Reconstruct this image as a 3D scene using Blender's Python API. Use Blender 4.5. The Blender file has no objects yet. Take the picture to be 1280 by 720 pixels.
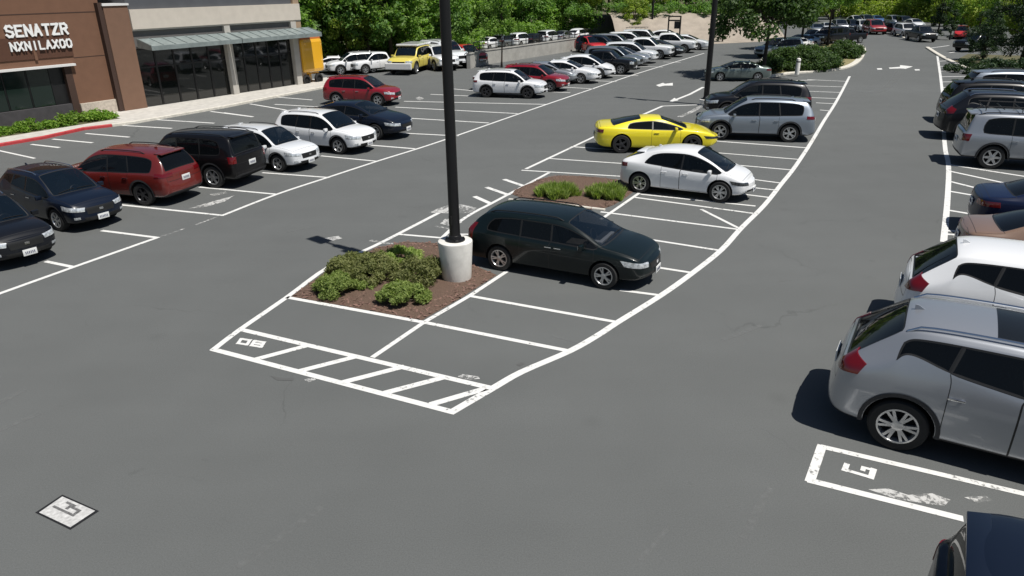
import bpy, bmesh, math, random
from mathutils import Vector, Matrix
from mathutils.bvhtree import BVHTree
random.seed(7)
rad = math.radians
scene = bpy.context.scene
col = scene.collection

# ------------------------------------------------------------------ camera model (metres)
F = 902.0; PITCH = rad(22.8); ROLL = rad(0.7); CH = 7.0
CP, SP = math.cos(PITCH), math.sin(PITCH); CR, SR = math.cos(ROLL), math.sin(ROLL)
def at(x, y, z=0.0):
    u, v = x - 640, 360 - y
    u, v = u * CR + v * SR, -u * SR + v * CR
    t = (z - CH) / (-F * SP + v * CP)
    return Vector((u * t, (F * CP + v * SP) * t, z))

cam_d = bpy.data.cameras.new('camera'); cam = bpy.data.objects.new('camera', cam_d); col.objects.link(cam)
cam.location = (0, 0, CH)
cam.rotation_euler = (Matrix.Rotation(math.pi / 2 - PITCH, 3, 'X') @ Matrix.Rotation(-ROLL, 3, 'Z')).to_euler()
cam_d.sensor_width = 36; cam_d.lens = 36 * F / 1280; cam_d.clip_end = 2000
scene.camera = cam

# ------------------------------------------------------------------ light
SUNDIR = Vector((0.81, -0.585, 0)).normalized()          # towards the sun, on the ground plane
EL = rad(64)
w = bpy.data.worlds.new('World'); scene.world = w; w.use_nodes = True
nt = w.node_tree
sky = nt.nodes.new('ShaderNodeTexSky'); sky.sky_type = 'NISHITA'; sky.sun_disc = False
sky.sun_elevation = EL; sky.sun_rotation = math.atan2(SUNDIR.x, SUNDIR.y)
sky.air_density = 1.0; sky.dust_density = 0.6; sky.ozone_density = 1.0
nt.links.new(sky.outputs[0], nt.nodes['Background'].inputs[0])
nt.nodes['Background'].inputs[1].default_value = 0.05
sd = bpy.data.lights.new('sun', 'SUN'); sd.energy = 5.0; sd.angle = rad(0.5); sd.color = (1, .96, .9)
so = bpy.data.objects.new('sun', sd); col.objects.link(so)
sv = Vector((SUNDIR.x * math.cos(EL), SUNDIR.y * math.cos(EL), math.sin(EL)))
so.rotation_euler = sv.to_track_quat('Z', 'Y').to_euler()
scene.view_settings.view_transform = 'Standard'; scene.view_settings.look = 'None'
scene.view_settings.exposure = 0.08; scene.view_settings.gamma = 1

# ------------------------------------------------------------------ materials
def mat(name, color, rough=.6, metal=0., spec=.5, coat=0., noise=None, bump=None, trans=0.):
    m = bpy.data.materials.new(name); m.use_nodes = True
    n = m.node_tree; b = n.nodes['Principled BSDF']
    b.inputs['Base Color'].default_value = (*color, 1)
    b.inputs['Roughness'].default_value = rough; b.inputs['Metallic'].default_value = metal
    b.inputs['Specular IOR Level'].default_value = spec
    b.inputs['Coat Weight'].default_value = coat; b.inputs['Coat Roughness'].default_value = .04
    tc = n.nodes.new('ShaderNodeTexCoord')
    if noise:                                             # (scale, amount, detail)
        t = n.nodes.new('ShaderNodeTexNoise'); t.inputs['Scale'].default_value = noise[0]; t.inputs['Detail'].default_value = noise[2]
        n.links.new(tc.outputs['Object'], t.inputs['Vector'])
        mr = n.nodes.new('ShaderNodeMapRange'); mr.inputs[1].default_value = .3; mr.inputs[2].default_value = .7
        mr.inputs[3].default_value = 1 - noise[1]; mr.inputs[4].default_value = 1 + noise[1]
        n.links.new(t.outputs[0], mr.inputs[0])
        mx = n.nodes.new('ShaderNodeVectorMath'); mx.operation = 'SCALE'; mx.inputs[0].default_value = color
        n.links.new(mr.outputs[0], mx.inputs['Scale']); n.links.new(mx.outputs[0], b.inputs['Base Color'])
    if bump:
        t = n.nodes.new('ShaderNodeTexNoise'); t.inputs['Scale'].default_value = bump[0]; t.inputs['Detail'].default_value = 4
        n.links.new(tc.outputs['Object'], t.inputs['Vector'])
        bp = n.nodes.new('ShaderNodeBump'); bp.inputs['Strength'].default_value = bump[1]; bp.inputs['Distance'].default_value = bump[2]
        n.links.new(t.outputs[0], bp.inputs['Height']); n.links.new(bp.outputs[0], b.inputs['Normal'])
    return m

def asphalt():
    m = bpy.data.materials.new('asphalt'); m.use_nodes = True; n = m.node_tree; b = n.nodes['Principled BSDF']
    tc = n.nodes.new('ShaderNodeTexCoord'); L = n.links.new
    def noi(s, d=3, vec=None, rough=.5):
        t = n.nodes.new('ShaderNodeTexNoise'); t.inputs['Scale'].default_value = s; t.inputs['Detail'].default_value = d
        t.inputs['Roughness'].default_value = rough
        L(vec or tc.outputs['Object'], t.inputs['Vector']); return t.outputs[0]
    def rng(s, a, b_, c, d):
        t = n.nodes.new('ShaderNodeMapRange'); L(s, t.inputs[0])
        for k, v in zip((1, 2, 3, 4), (a, b_, c, d)): t.inputs[k].default_value = v
        return t.outputs[0]
    def mul(a, b_):
        t = n.nodes.new('ShaderNodeMath'); t.operation = 'MULTIPLY'; L(a, t.inputs[0]); L(b_, t.inputs[1]); return t.outputs[0]
    mp = n.nodes.new('ShaderNodeMapping'); mp.inputs['Rotation'].default_value = (0, 0, rad(-48)); mp.inputs['Scale'].default_value = (.05, .7, 1)
    L(tc.outputs['Object'], mp.inputs[0])
    v = mul(rng(noi(.06, 3), .3, .7, .94, 1.07), rng(noi(.7, 5), .3, .7, .97, 1.035))
    v = mul(v, rng(noi(1.0, 4, mp.outputs[0]), .35, .75, .975, 1.04))
    v = mul(v, rng(noi(45, 2), .3, .7, .90, 1.10))
    v = mul(v, rng(noi(260, 2, None, .7), .3, .75, .72, 1.30))
    # oil drips and tar spots: sparse dark blotches
    vo = n.nodes.new('ShaderNodeTexVoronoi'); vo.inputs['Scale'].default_value = .55; L(tc.outputs['Object'], vo.inputs['Vector'])
    v = mul(v, rng(vo.outputs['Distance'], .02, .14, .92, 1.0))
    # hairline cracks, broken up by noise
    nv = n.nodes.new('ShaderNodeVectorMath'); nv.operation = 'MULTIPLY_ADD'; nt_ = n.nodes.new('ShaderNodeTexNoise'); nt_.inputs['Scale'].default_value = 1.3; nt_.inputs['Detail'].default_value = 5
    L(tc.outputs['Object'], nt_.inputs['Vector']); L(nt_.outputs['Color'], nv.inputs[0]); nv.inputs[1].default_value = (1.1, 1.1, 0); L(tc.outputs['Object'], nv.inputs[2])
    ve = n.nodes.new('ShaderNodeTexVoronoi'); ve.feature = 'DISTANCE_TO_EDGE'; ve.inputs['Scale'].default_value = .16; L(nv.outputs[0], ve.inputs['Vector'])
    ck = rng(ve.outputs['Distance'], .0008, .0028, 1, 0); mk = rng(noi(.22, 3), .50, .60, 0, .17)
    cm = mul(ck, mk); iv = n.nodes.new('ShaderNodeMath'); iv.operation = 'SUBTRACT'; iv.inputs[0].default_value = 1; L(cm, iv.inputs[1]); v = mul(v, iv.outputs[0])
    # old oil spots
    oil = rng(noi(2.1, 3), .70, .80, 0, .16); oz = n.nodes.new('ShaderNodeMath'); oz.operation = 'SUBTRACT'; oz.inputs[0].default_value = 1; L(oil, oz.inputs[1]); v = mul(v, oz.outputs[0])
    sc = n.nodes.new('ShaderNodeVectorMath'); sc.operation = 'SCALE'; sc.inputs[0].default_value = (.114, .1195, .1178)
    L(v, sc.inputs['Scale']); L(sc.outputs[0], b.inputs['Base Color'])
    b.inputs['Roughness'].default_value = .88; b.inputs['Specular IOR Level'].default_value = .25
    bp = n.nodes.new('ShaderNodeBump'); bp.inputs['Strength'].default_value = .35; bp.inputs['Distance'].default_value = .01
    L(noi(150, 3), bp.inputs['Height']); L(bp.outputs[0], b.inputs['Normal'])
    return m

def worn_paint(name, color, wear):
    """road paint with gaps where the asphalt shows (alpha wear)"""
    m = bpy.data.materials.new(name); m.use_nodes = True; n = m.node_tree; b = n.nodes['Principled BSDF']; L = n.links.new
    tc = n.nodes.new('ShaderNodeTexCoord')
    t = n.nodes.new('ShaderNodeTexNoise'); t.inputs['Scale'].default_value = 9; t.inputs['Detail'].default_value = 7; t.inputs['Roughness'].default_value = .7
    L(tc.outputs['Object'], t.inputs['Vector'])
    t2 = n.nodes.new('ShaderNodeTexNoise'); t2.inputs['Scale'].default_value = .8; t2.inputs['Detail'].default_value = 2
    L(tc.outputs['Object'], t2.inputs['Vector'])
    ad = n.nodes.new('ShaderNodeMath'); ad.operation = 'MULTIPLY_ADD'; ad.inputs[1].default_value = .45; L(t2.outputs[0], ad.inputs[0]); L(t.outputs[0], ad.inputs[2])
    mr = n.nodes.new('ShaderNodeMapRange'); L(ad.outputs[0], mr.inputs[0])
    mr.inputs[1].default_value = wear - .05; mr.inputs[2].default_value = wear + .06; mr.inputs[3].default_value = 1; mr.inputs[4].default_value = .12
    L(mr.outputs[0], b.inputs['Alpha'])
    mr2 = n.nodes.new('ShaderNodeMapRange'); L(t.outputs[0], mr2.inputs[0]); mr2.inputs[1].default_value = .3; mr2.inputs[2].default_value = .7
    mr2.inputs[3].default_value = 1.05; mr2.inputs[4].default_value = .85
    sc = n.nodes.new('ShaderNodeVectorMath'); sc.operation = 'SCALE'; sc.inputs[0].default_value = color
    L(mr2.outputs[0], sc.inputs['Scale']); L(sc.outputs[0], b.inputs['Base Color'])
    b.inputs['Roughness'].default_value = .7
    return m

def leafmat(name, c1, c2, rough=.5, tl=.35):
    m = bpy.data.materials.new(name); m.use_nodes = True; n = m.node_tree; b = n.nodes['Principled BSDF']; L = n.links.new
    geo = n.nodes.new('ShaderNodeNewGeometry'); oi = n.nodes.new('ShaderNodeObjectInfo')
    mx = n.nodes.new('ShaderNodeMix'); mx.data_type = 'RGBA'
    mx.inputs[6].default_value = (*c1, 1); mx.inputs[7].default_value = (*c2, 1)
    L(geo.outputs['Random Per Island'], mx.inputs[0])
    mr = n.nodes.new('ShaderNodeMapRange'); L(oi.outputs['Random'], mr.inputs[0]); mr.inputs[3].default_value = .8; mr.inputs[4].default_value = 1.2
    sc = n.nodes.new('ShaderNodeVectorMath'); sc.operation = 'SCALE'; L(mx.outputs[2], sc.inputs[0]); L(mr.outputs[0], sc.inputs['Scale'])
    L(sc.outputs[0], b.inputs['Base Color']); b.inputs['Roughness'].default_value = rough; b.inputs['Specular IOR Level'].default_value = .3
    tr = n.nodes.new('ShaderNodeBsdfTranslucent')
    sc2 = n.nodes.new('ShaderNodeVectorMath'); sc2.operation = 'MULTIPLY'; L(sc.outputs[0], sc2.inputs[0]); sc2.inputs[1].default_value = (1.3, 1.5, .6)
    L(sc2.outputs[0], tr.inputs[0])
    ms = n.nodes.new('ShaderNodeMixShader'); ms.inputs[0].default_value = tl
    L(b.outputs[0], ms.inputs[1]); L(tr.outputs[0], ms.inputs[2]); L(ms.outputs[0], n.nodes['Material Output'].inputs[0])
    return m

M = {}
M['asphalt'] = asphalt()
M['line'] = worn_paint('line_paint', (.70, .70, .68), .87)
M['line_worn'] = worn_paint('faded_paint', (.50, .50, .485), .72)
M['faint'] = worn_paint('faint_scuff', (.215, .222, .218), .66)
_n = M['faint'].node_tree; _mr = [x for x in _n.nodes if x.type == 'MAP_RANGE' and x.outputs[0].links and x.outputs[0].links[0].to_socket.name == 'Alpha'][0]
_mr.inputs[1].default_value = .5; _mr.inputs[2].default_value = .95; _mr.inputs[3].default_value = .5; _mr.inputs[4].default_value = 0
M['tar'] = mat('tar', (.012, .012, .013), .6)
M['redkerb'] = mat('red_kerb_paint', (.45, .045, .05), .6, noise=(6, .15, 4))
M['concrete'] = mat('concrete', (.50, .48, .44), .85, noise=(3, .13, 6), bump=(30, .3, .01))
M['concrete_kerb'] = mat('kerb_concrete', (.60, .57, .50), .85, noise=(5, .16, 6))
M['basecon'] = mat('cast_concrete', (.66, .65, .61), .8, noise=(4, .12, 6), bump=(25, .3, .01))
M['mulch'] = mat('mulch', (.155, .098, .070), .95, noise=(40, .3, 6), bump=(60, 1.0, .05))
M['chip'] = mat('mulch_chip', (.18, .105, .082), .9, noise=(20, .3, 3))
M['soil'] = mat('forest_floor', (.09, .085, .04), .95, noise=(1.5, .4, 6))
M['bankdirt'] = mat('bank_dirt', (.33, .285, .235), .9, noise=(.6, .16, 6), bump=(3, .5, .1))
M['wallcon'] = mat('retaining_concrete', (.36, .35, .32), .85, noise=(1.2, .15, 6))
M['grassy'] = leafmat('grass', (.09, .13, .03), (.16, .17, .06))
M['dry'] = mat('dry_grass', (.22, .19, .09), .9, noise=(4, .3, 5))
M['stucco'] = mat('brown_stucco', (.165, .084, .050), .85, noise=(2.2, .06, 6), bump=(60, .25, .01))
M['stucco_d'] = mat('dark_brown_stucco', (.085, .036, .02), .8, noise=(3, .1, 5))
M['stucco2'] = mat('pillar_stucco', (.18, .102, .066), .85, noise=(2.2, .06, 6), bump=(60, .25, .01))
M['joint_and_shade'] = mat('joint_and_shade', (.05, .026, .018), .8)  # wall joints and window jamb; also the painted shade beside the pillar
M['beige'] = mat('beige_stucco', (.56, .51, .44), .85, noise=(2, .05, 6), bump=(50, .25, .01))
M['beige2'] = mat('column_render', (.44, .42, .38), .85, noise=(2, .07, 6))
M['greypanel'] = mat('grey_panel', (.13, .125, .12), .7, noise=(2, .07, 4))
M['roofgrey'] = mat('roof_metal', (.085, .09, .10), .5, noise=(1, .1, 4))
M['canopy'] = mat('canopy_metal', (.24, .28, .275), .4, metal=.15, noise=(3, .18, 5))
M['tanside'] = mat('tan_render', (.33, .24, .16), .85, noise=(2, .08, 5))
M['stone'] = mat('stone_block', (.50, .44, .37), .9, noise=(7, .18, 5), bump=(20, .5, .03))
M['darkbase'] = mat('dark_grey_render', (.055, .052, .056), .8, noise=(3, .15, 5))
M['signwhite'] = mat('sign_white', (.85, .86, .85), .4)
M['sill'] = mat('white_sill', (.7, .7, .69), .5)
M['shopglass'] = mat('shop_glass', (.008, .010, .009), .04, spec=.9)
M['shopglass2'] = mat('window_glass', (.012, .022, .018), .08, spec=.7)
M['mullion'] = mat('dark_mullion', (.012, .012, .013), .35)
M['blackmetal'] = mat('black_metal', (.010, .010, .011), .38, spec=.4)
M['bark'] = mat('bark', (.085, .065, .05), .9, noise=(9, .3, 6))
M['barkdark'] = mat('dark_bark', (.035, .028, .025), .9, noise=(9, .3, 6))
M['leaf_a'] = leafmat('leaf_green', (.115, .22, .045), (.27, .40, .10), tl=.5)
M['leaf_b'] = leafmat('leaf_deep', (.08, .17, .045), (.19, .31, .08), tl=.45)
M['leaf_c'] = leafmat('leaf_light', (.17, .26, .04), (.34, .40, .08), tl=.45)
M['leaf_d'] = leafmat('leaf_dark', (.018, .042, .020), (.05, .085, .034), tl=.25)
M['leaf_m'] = leafmat('leaf_island', (.035, .075, .022), (.085, .14, .04))
M['leaf_j'] = leafmat('leaf_shrub', (.13, .155, .05), (.29, .30, .12), .6)
M['leaf_j2'] = leafmat('leaf_shrub_bright', (.15, .22, .05), (.33, .40, .12), .6)
M['leaf_br'] = leafmat('leaf_hedge', (.10, .22, .02), (.22, .33, .05), .6)
M['glass'] = mat('tinted_glass', (.004, .006, .008), .03, spec=.28)
M['glassw'] = mat('windscreen_glass', (.006, .012, .020), .03, spec=.8)
for _g, _a in (('glass', .80), ('glassw', .62)): M[_g].node_tree.nodes['Principled BSDF'].inputs['Alpha'].default_value = _a
M['privacy'] = mat('privacy_glass', (.004, .005, .006), .03, spec=.28); M['privacy'].node_tree.nodes['Principled BSDF'].inputs['Alpha'].default_value = .93
M['seat'] = mat('seat_fabric', (.11, .105, .10), .8, noise=(8, .2, 3)); M['dash'] = mat('dashboard', (.03, .03, .032), .6); M['visor'] = mat('sunshade', (.45, .47, .5), .5)
M['blacktrim'] = mat('black_trim', (.012, .012, .012), .45)
M['well'] = mat('wheel_well', (.006, .006, .006), .95)
M['tyre'] = mat('tyre_rubber', (.018, .018, .018), .85)
M['rim'] = mat('alloy_rim', (.55, .56, .57), .28, metal=.8)
M['rimdark'] = mat('dark_rim', (.06, .06, .065), .35, metal=.6)
M['chrome'] = mat('chrome', (.75, .76, .78), .12, metal=1)
M['cladding'] = mat('grey_cladding', (.03, .03, .032), .7)
M['lampglass'] = mat('headlight_glass', (.55, .58, .60), .12, metal=.35, coat=1, noise=(14, .5, 2))
M['lampdark'] = mat('headlight_dark', (.05, .055, .06), .08, metal=.3, coat=1, noise=(14, .5, 2))
M['tail'] = mat('taillight_red', (.12, .002, .004), .1, coat=1)
M['taildark'] = mat('taillight_dark', (.12, .006, .01), .1, coat=1)
M['amber'] = mat('amber_lamp', (.6, .2, .02), .2, coat=1)
M['plate'] = mat('plate_white', (.72, .73, .72), .4)
M['platetext'] = mat('plate_letters', (.08, .09, .16), .5)
M['wood'] = mat('bollard_white', (.75, .74, .70), .6, noise=(6, .1, 4))

def paint(name, c, metal=0., rough=.32, coat=1.):
    dark = max(c) < .05
    m_ = None
    m = mat('paint_' + name, c, rough, metal, .25 if dark else .5, .45 if dark else coat)
    n = m.node_tree; b = n.nodes['Principled BSDF']; geo = n.nodes.new('ShaderNodeNewGeometry'); mx = n.nodes.new('ShaderNodeMix'); mx.data_type = 'RGBA'
    mx.inputs[6].default_value = (*c, 1); mx.inputs[7].default_value = (.02, .02, .02, 1)        # the inner side of the panels is dark trim
    n.links.new(geo.outputs['Backfacing'], mx.inputs[0]); n.links.new(mx.outputs[2], b.inputs['Base Color']); M['p_' + name] = m; return m
paint('white', (.80, .81, .82)); paint('pearl', (.70, .72, .74)); paint('silver', (.36, .38, .41), .55, .34)
paint('grey', (.20, .225, .25), .55, .34); paint('silverblue', (.27, .31, .36), .5, .34)
paint('black', (.006, .007, .010)); paint('navy', (.005, .009, .020)); paint('teal', (.004, .009, .010)); paint('deepblue', (.006, .012, .040))
paint('maroon', (.0045, .0042, .005)); paint('red', (.30, .016, .018)); paint('orange_red', (.125, .013, .010)); paint('crimson', (.24, .005, .014))
paint('yellow', (.88, .74, .02)); paint('darkyellow', (.80, .42, .02)); paint('tan', (.21, .135, .095)); paint('greygreen', (.16, .20, .19), .4)
paint('brightred', (.5, .02, .02)); paint('midblue', (.05, .12, .28)); paint('lemon', (.74, .62, .13))

# ------------------------------------------------------------------ helpers
def link(name, me, mats, parent=None, loc=None):
    o = bpy.data.objects.new(name, me); col.objects.link(o)
    for m in (mats if isinstance(mats, (list, tuple)) else [mats]): me.materials.append(m)
    if parent is not None: o.parent = parent
    if loc is not None: o.location = loc
    return o
def bm_obj(name, bm, mats, parent=None, smooth=None, loc=None):
    bmesh.ops.recalc_face_normals(bm, faces=bm.faces) if smooth != 'keep' else None
    me = bpy.data.meshes.new(name); bm.to_mesh(me); bm.free()
    if smooth: 
        me.polygons.foreach_set('use_smooth', [True] * len(me.polygons)); me.set_sharp_from_angle(angle=rad(38))
    return link(name, me, mats, parent, loc)
def tag(o, label=None, cat=None, group=None, kind=None):
    if label: o['label'] = label
    if cat: o['category'] = cat
    if group: o['group'] = group
    if kind: o['kind'] = kind
    return o
def empty(name, loc, rz=0, s=1.0):
    o = bpy.data.objects.new(name, None); col.objects.link(o); o.location = loc; o.rotation_euler.z = rz; o.scale = (s, s, s)
    o.empty_display_size = .3; return o
def box(bm, c, s, rz=0, mi=0, bev=0):
    r = bmesh.ops.create_cube(bm, size=1)
    vs = r['verts']
    bmesh.ops.scale(bm, vec=s, verts=vs)
    if bev:
        es = list({e for v in vs for e in v.link_edges})
        rr = bmesh.ops.bevel(bm, geom=es, offset=bev, segments=2, affect='EDGES', profile=.6)
        vs = list({v for f in rr['faces'] for v in f.verts} | {v for v in vs if v.is_valid})
    if rz: bmesh.ops.rotate(bm, cent=(0, 0, 0), matrix=Matrix.Rotation(rz, 3, 'Z'), verts=vs)
    bmesh.ops.translate(bm, vec=c, verts=vs)
    for v in vs:
        for f in v.link_faces: f.material_index = mi
    return vs
def tube(bm, pts, radii, seg=10, cap=True, mi=0):
    rings = []
    for i, p in enumerate(pts):
        p = Vector(p); a = Vector(pts[max(0, i - 1)]); b = Vector(pts[min(len(pts) - 1, i + 1)])
        d = (b - a).normalized(); q = d.to_track_quat('Z', 'Y'); r = radii[i] if isinstance(radii, (list, tuple)) else radii
        rings.append([bm.verts.new(p + q @ Vector((r * math.cos(t * 2 * math.pi / seg), r * math.sin(t * 2 * math.pi / seg), 0))) for t in range(seg)])
    for a, b in zip(rings, rings[1:]):
        for k in range(seg):
            f = bm.faces.new((a[k], a[(k + 1) % seg], b[(k + 1) % seg], b[k])); f.material_index = mi
    if cap:
        for r in (rings[0][::-1], rings[-1]):
            f = bm.faces.new(r); f.material_index = mi
def lathe(bm, prof, seg=32, axis='Z', mi=0):
    """prof: list of (r, h)"""
    rings = []
    for r, h in prof:
        ring = []
        for k in range(seg):
            t = k * 2 * math.pi / seg
            p = (r * math.cos(t), r * math.sin(t), h) if axis == 'Z' else (r * math.cos(t), h, r * math.sin(t))
            ring.append(bm.verts.new(p))
        rings.append(ring)
    for a, b in zip(rings, rings[1:]):
        for k in range(seg):
            f = bm.faces.new((a[k], a[(k + 1) % seg], b[(k + 1) % seg], b[k])); f.material_index = mi
    return rings
def prism(bm, pts, z0, z1, mi=0):
    a = [bm.verts.new((p[0], p[1], z0)) for p in pts]; b = [bm.verts.new((p[0], p[1], z1)) for p in pts]
    n = len(pts)
    for k in range(n): bm.faces.new((a[k], a[(k + 1) % n], b[(k + 1) % n], b[k])).material_index = mi
    bm.faces.new(b).material_index = mi; bm.faces.new(a[::-1]).material_index = mi
# ------------------------------------------------------------------ vehicles
# slots of the moulded shell
(S_BODY, S_WIND, S_REAR, S_SF, S_SR, S_QT, S_DF, S_DR, S_HOOD, S_TRUNK, S_CLAD, S_WELL, S_FB, S_RB) = range(14)

def section(c, z_belt, zt, zb, w, k, wr):
    """half ring of (y, z), bottom centre to top centre"""
    h = min(z_belt, 1.12 if k else 9) - zb; tf = max(0, z_belt - 1.18) / max(.2, zt - .135 - 1.18) if k else 0
    r = [(0, zb), (.84 * w, zb + .012), (.955 * w, zb + .085), (.985 * w, zb + .34 * h), (1.0 * w, zb + .66 * h), (.985 * w, zb + .90 * h), (.945 * w * (1 - tf) + (wr + .075) * tf, z_belt)]
    if k == 0:
        d = zt - z_belt
        r += [(.885 * w, z_belt + .42 * d), (.80 * w, z_belt + .62 * d), (.44 * w, z_belt + .92 * d), (0, zt)]
    elif k == 1:
        r += [(wr + .055, zt - .135), (wr - .015, zt - .055), (.55 * wr, zt - .012), (0, zt)]
    else:                                                   # windscreen / rear-glass middle station
        r += [(wr + .05, zt - .075), (wr - .01, zt - .035), (.55 * wr, zt - .008), (0, zt)]
    return r

def shell(spec):
    cols = spec['cols']; n = len(cols)
    bm = bmesh.new(); cr = bm.edges.layers.float.new('crease_edge')
    rings = []
    for c in cols:
        xs, xt, w_, zb, zbelt, zt, k, wr, bow, rake = c
        half = section(c, zbelt, zt, zb, w_, k, wr)
        ring = []
        pts = half + [(-y, z) for (y, z) in half[-2:0:-1]]
        for idx, (y, z) in enumerate(pts):
            j = idx if idx <= 10 else 20 - idx
            x = xt if j >= 7 else xs
            fr = 1 - min(1, (abs(y) / w_)) ** 2
            x += bow * fr * (1 if j >= 7 or rake else 0)
            if rake:
                x -= math.copysign(1, xs) * rake * max(0, (z - .55)) 
                x -= math.copysign(1, xs) * .22 * max(0, (.42 - z))
            ring.append(bm.verts.new((x, y, z)))
        rings.append(ring)
    N = 20
    def jj(idx): return idx if idx <= 10 else 20 - idx
    top = spec['top']; side = spec['side']; low = spec['low']; hood = spec['hood']
    for i in range(n - 1):
        a, b = rings[i], rings[i + 1]
        for q in range(N):
            f = bm.faces.new((a[q], a[(q + 1) % N], b[(q + 1) % N], b[q]))
            j = min(jj(q), jj((q + 1) % N))
            s = S_BODY
            if j <= 1: s = S_CLAD if j == 1 and spec.get('clad') else (S_WELL if j == 0 else S_BODY)
            elif j == 6: s = side.get(i, S_BODY)
            elif j >= 8: s = top.get(i, S_BODY)
            if 1 < j <= 5: s = low.get(i, S_BODY)
            if j >= 7 and i in hood and j >= 7: s = hood[i]
            f.material_index = s
    # caps
    for e_i, sgn in ((0, -1), (n - 1, 1)):
        R = rings[e_i]; bow = spec['capbow'][0 if sgn < 0 else 1]
        rows = []
        for j in range(1, 10):
            L, Rr = R[j], R[20 - j]
            mid = []
            for fr in (.5, 0, -.5):
                p = L.co.copy(); p.y = L.co.y * fr
                p.x += sgn * bow * (1 - fr * fr) * (1 if j < 7 else .0 if j > 8 else .5)
                if j in (2, 3): p.x += sgn * .025
                mid.append(bm.verts.new(p))
            rows.append([L] + mid + [Rr])
        for j in range(8):
            for k in range(4):
                f = bm.faces.new((rows[j][k], rows[j][k + 1], rows[j + 1][k + 1], rows[j + 1][k]))
                row = j + 1
                f.material_index = (S_CLAD if spec.get('clad') and row == 1 else (S_RB if sgn < 0 else S_FB) if row <= 3 else (S_TRUNK if sgn < 0 else S_BODY))
        for (c0, row) in ((R[0], rows[0]), (R[10], rows[-1])):
            for k in (0, 2):
                f = bm.faces.new((c0, row[k], row[k + 1], row[k + 2])); f.material_index = S_WELL if c0 is R[0] else S_BODY
    bmesh.ops.recalc_face_normals(bm, faces=bm.faces)
    # creases along the feature rows and glass outlines
    glassy = {S_WIND, S_REAR, S_SF, S_SR, S_QT}
    for e in bm.edges:
        ms = {f.material_index for f in e.link_faces}
        if len(ms) == 2 and (ms & glassy): e[cr] = .55 if not ms <= glassy else .3
    rowset = {}
    for r in rings:
        for q in range(N): rowset[r[q]] = jj(q)
    for e in bm.edges:
        a, b = e.verts
        if a in rowset and b in rowset and rowset[a] == rowset[b]:
            j = rowset[a]
            e[cr] = max(e[cr], {2: .35, 4: spec.get('crease', .45), 6: .35, 8: .3}.get(j, 0))
    me = bpy.data.meshes.new('shell'); bm.to_mesh(me); bm.free()
    for _ in range(14): me.materials.append(None)
    return me

def make_shell_mesh(spec):
    me = shell(spec)
    ob = bpy.data.objects.new('shell_tmp', me); col.objects.link(ob)
    s = ob.modifiers.new('s', 'SUBSURF'); s.levels = 3 if spec.get('fine') else 2; s.render_levels = s.levels
    # arches
    cut = bmesh.new()
    for xa in spec['axles']:
        for sg in (-1, 1):
            r = spec['r'] + spec.get('gap', .055)
            w_ = spec['w']
            vs = bmesh.ops.create_cone(cut, cap_ends=True, segments=48, radius1=r, radius2=r, depth=.9)['verts']
            bmesh.ops.rotate(cut, cent=(0, 0, 0), matrix=Matrix.Rotation(math.pi / 2, 3, 'X'), verts=vs)
            bmesh.ops.translate(cut, vec=(xa, sg * (w_ - .30 + .45), spec['r'] + .01), verts=vs)
    for bx in spec.get('cutboxes', []):
        box(cut, bx[0], bx[1])
    for f in cut.faces: f.material_index = S_WELL
    cm = bpy.data.meshes.new('cut'); cut.to_mesh(cm); cut.free()
    for _ in range(14): cm.materials.append(None)
    co = bpy.data.objects.new('cut_tmp', cm); col.objects.link(co)
    b = ob.modifiers.new('b', 'BOOLEAN'); b.operation = 'DIFFERENCE'; b.object = co; b.solver = 'EXACT'
    dg = bpy.context.evaluated_depsgraph_get()
    out = bpy.data.meshes.new_from_object(ob.evaluated_get(dg), depsgraph=dg)
    bpy.data.objects.remove(ob); bpy.data.objects.remove(co)
    return out

def extract(src, pred, rim=0., rimdepth=0.):
    """new bmesh with the faces of src that satisfy pred(face); rim = width of the dark edge strip (slot 1)"""
    bm = src.copy()
    bmesh.ops.delete(bm, geom=[f for f in bm.faces if not pred(f)], context='FACES')
    if not bm.faces: return bm
    for f in bm.faces: f.material_index = 0
    if rim:
        r = bmesh.ops.inset_region(bm, faces=bm.faces[:], thickness=rim, depth=rimdepth, use_boundary=True, use_even_offset=False)
        for f in r['faces']: f.material_index = 1
    return bm

def finish(bm, name, mats, ang=35):
    me = bpy.data.meshes.new(name); bm.to_mesh(me); bm.free()
    if me.polygons: me.polygons.foreach_set('use_smooth', [True] * len(me.polygons)); me.set_sharp_from_angle(angle=rad(ang))
    for m in mats: me.materials.append(m)
    return me

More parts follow.
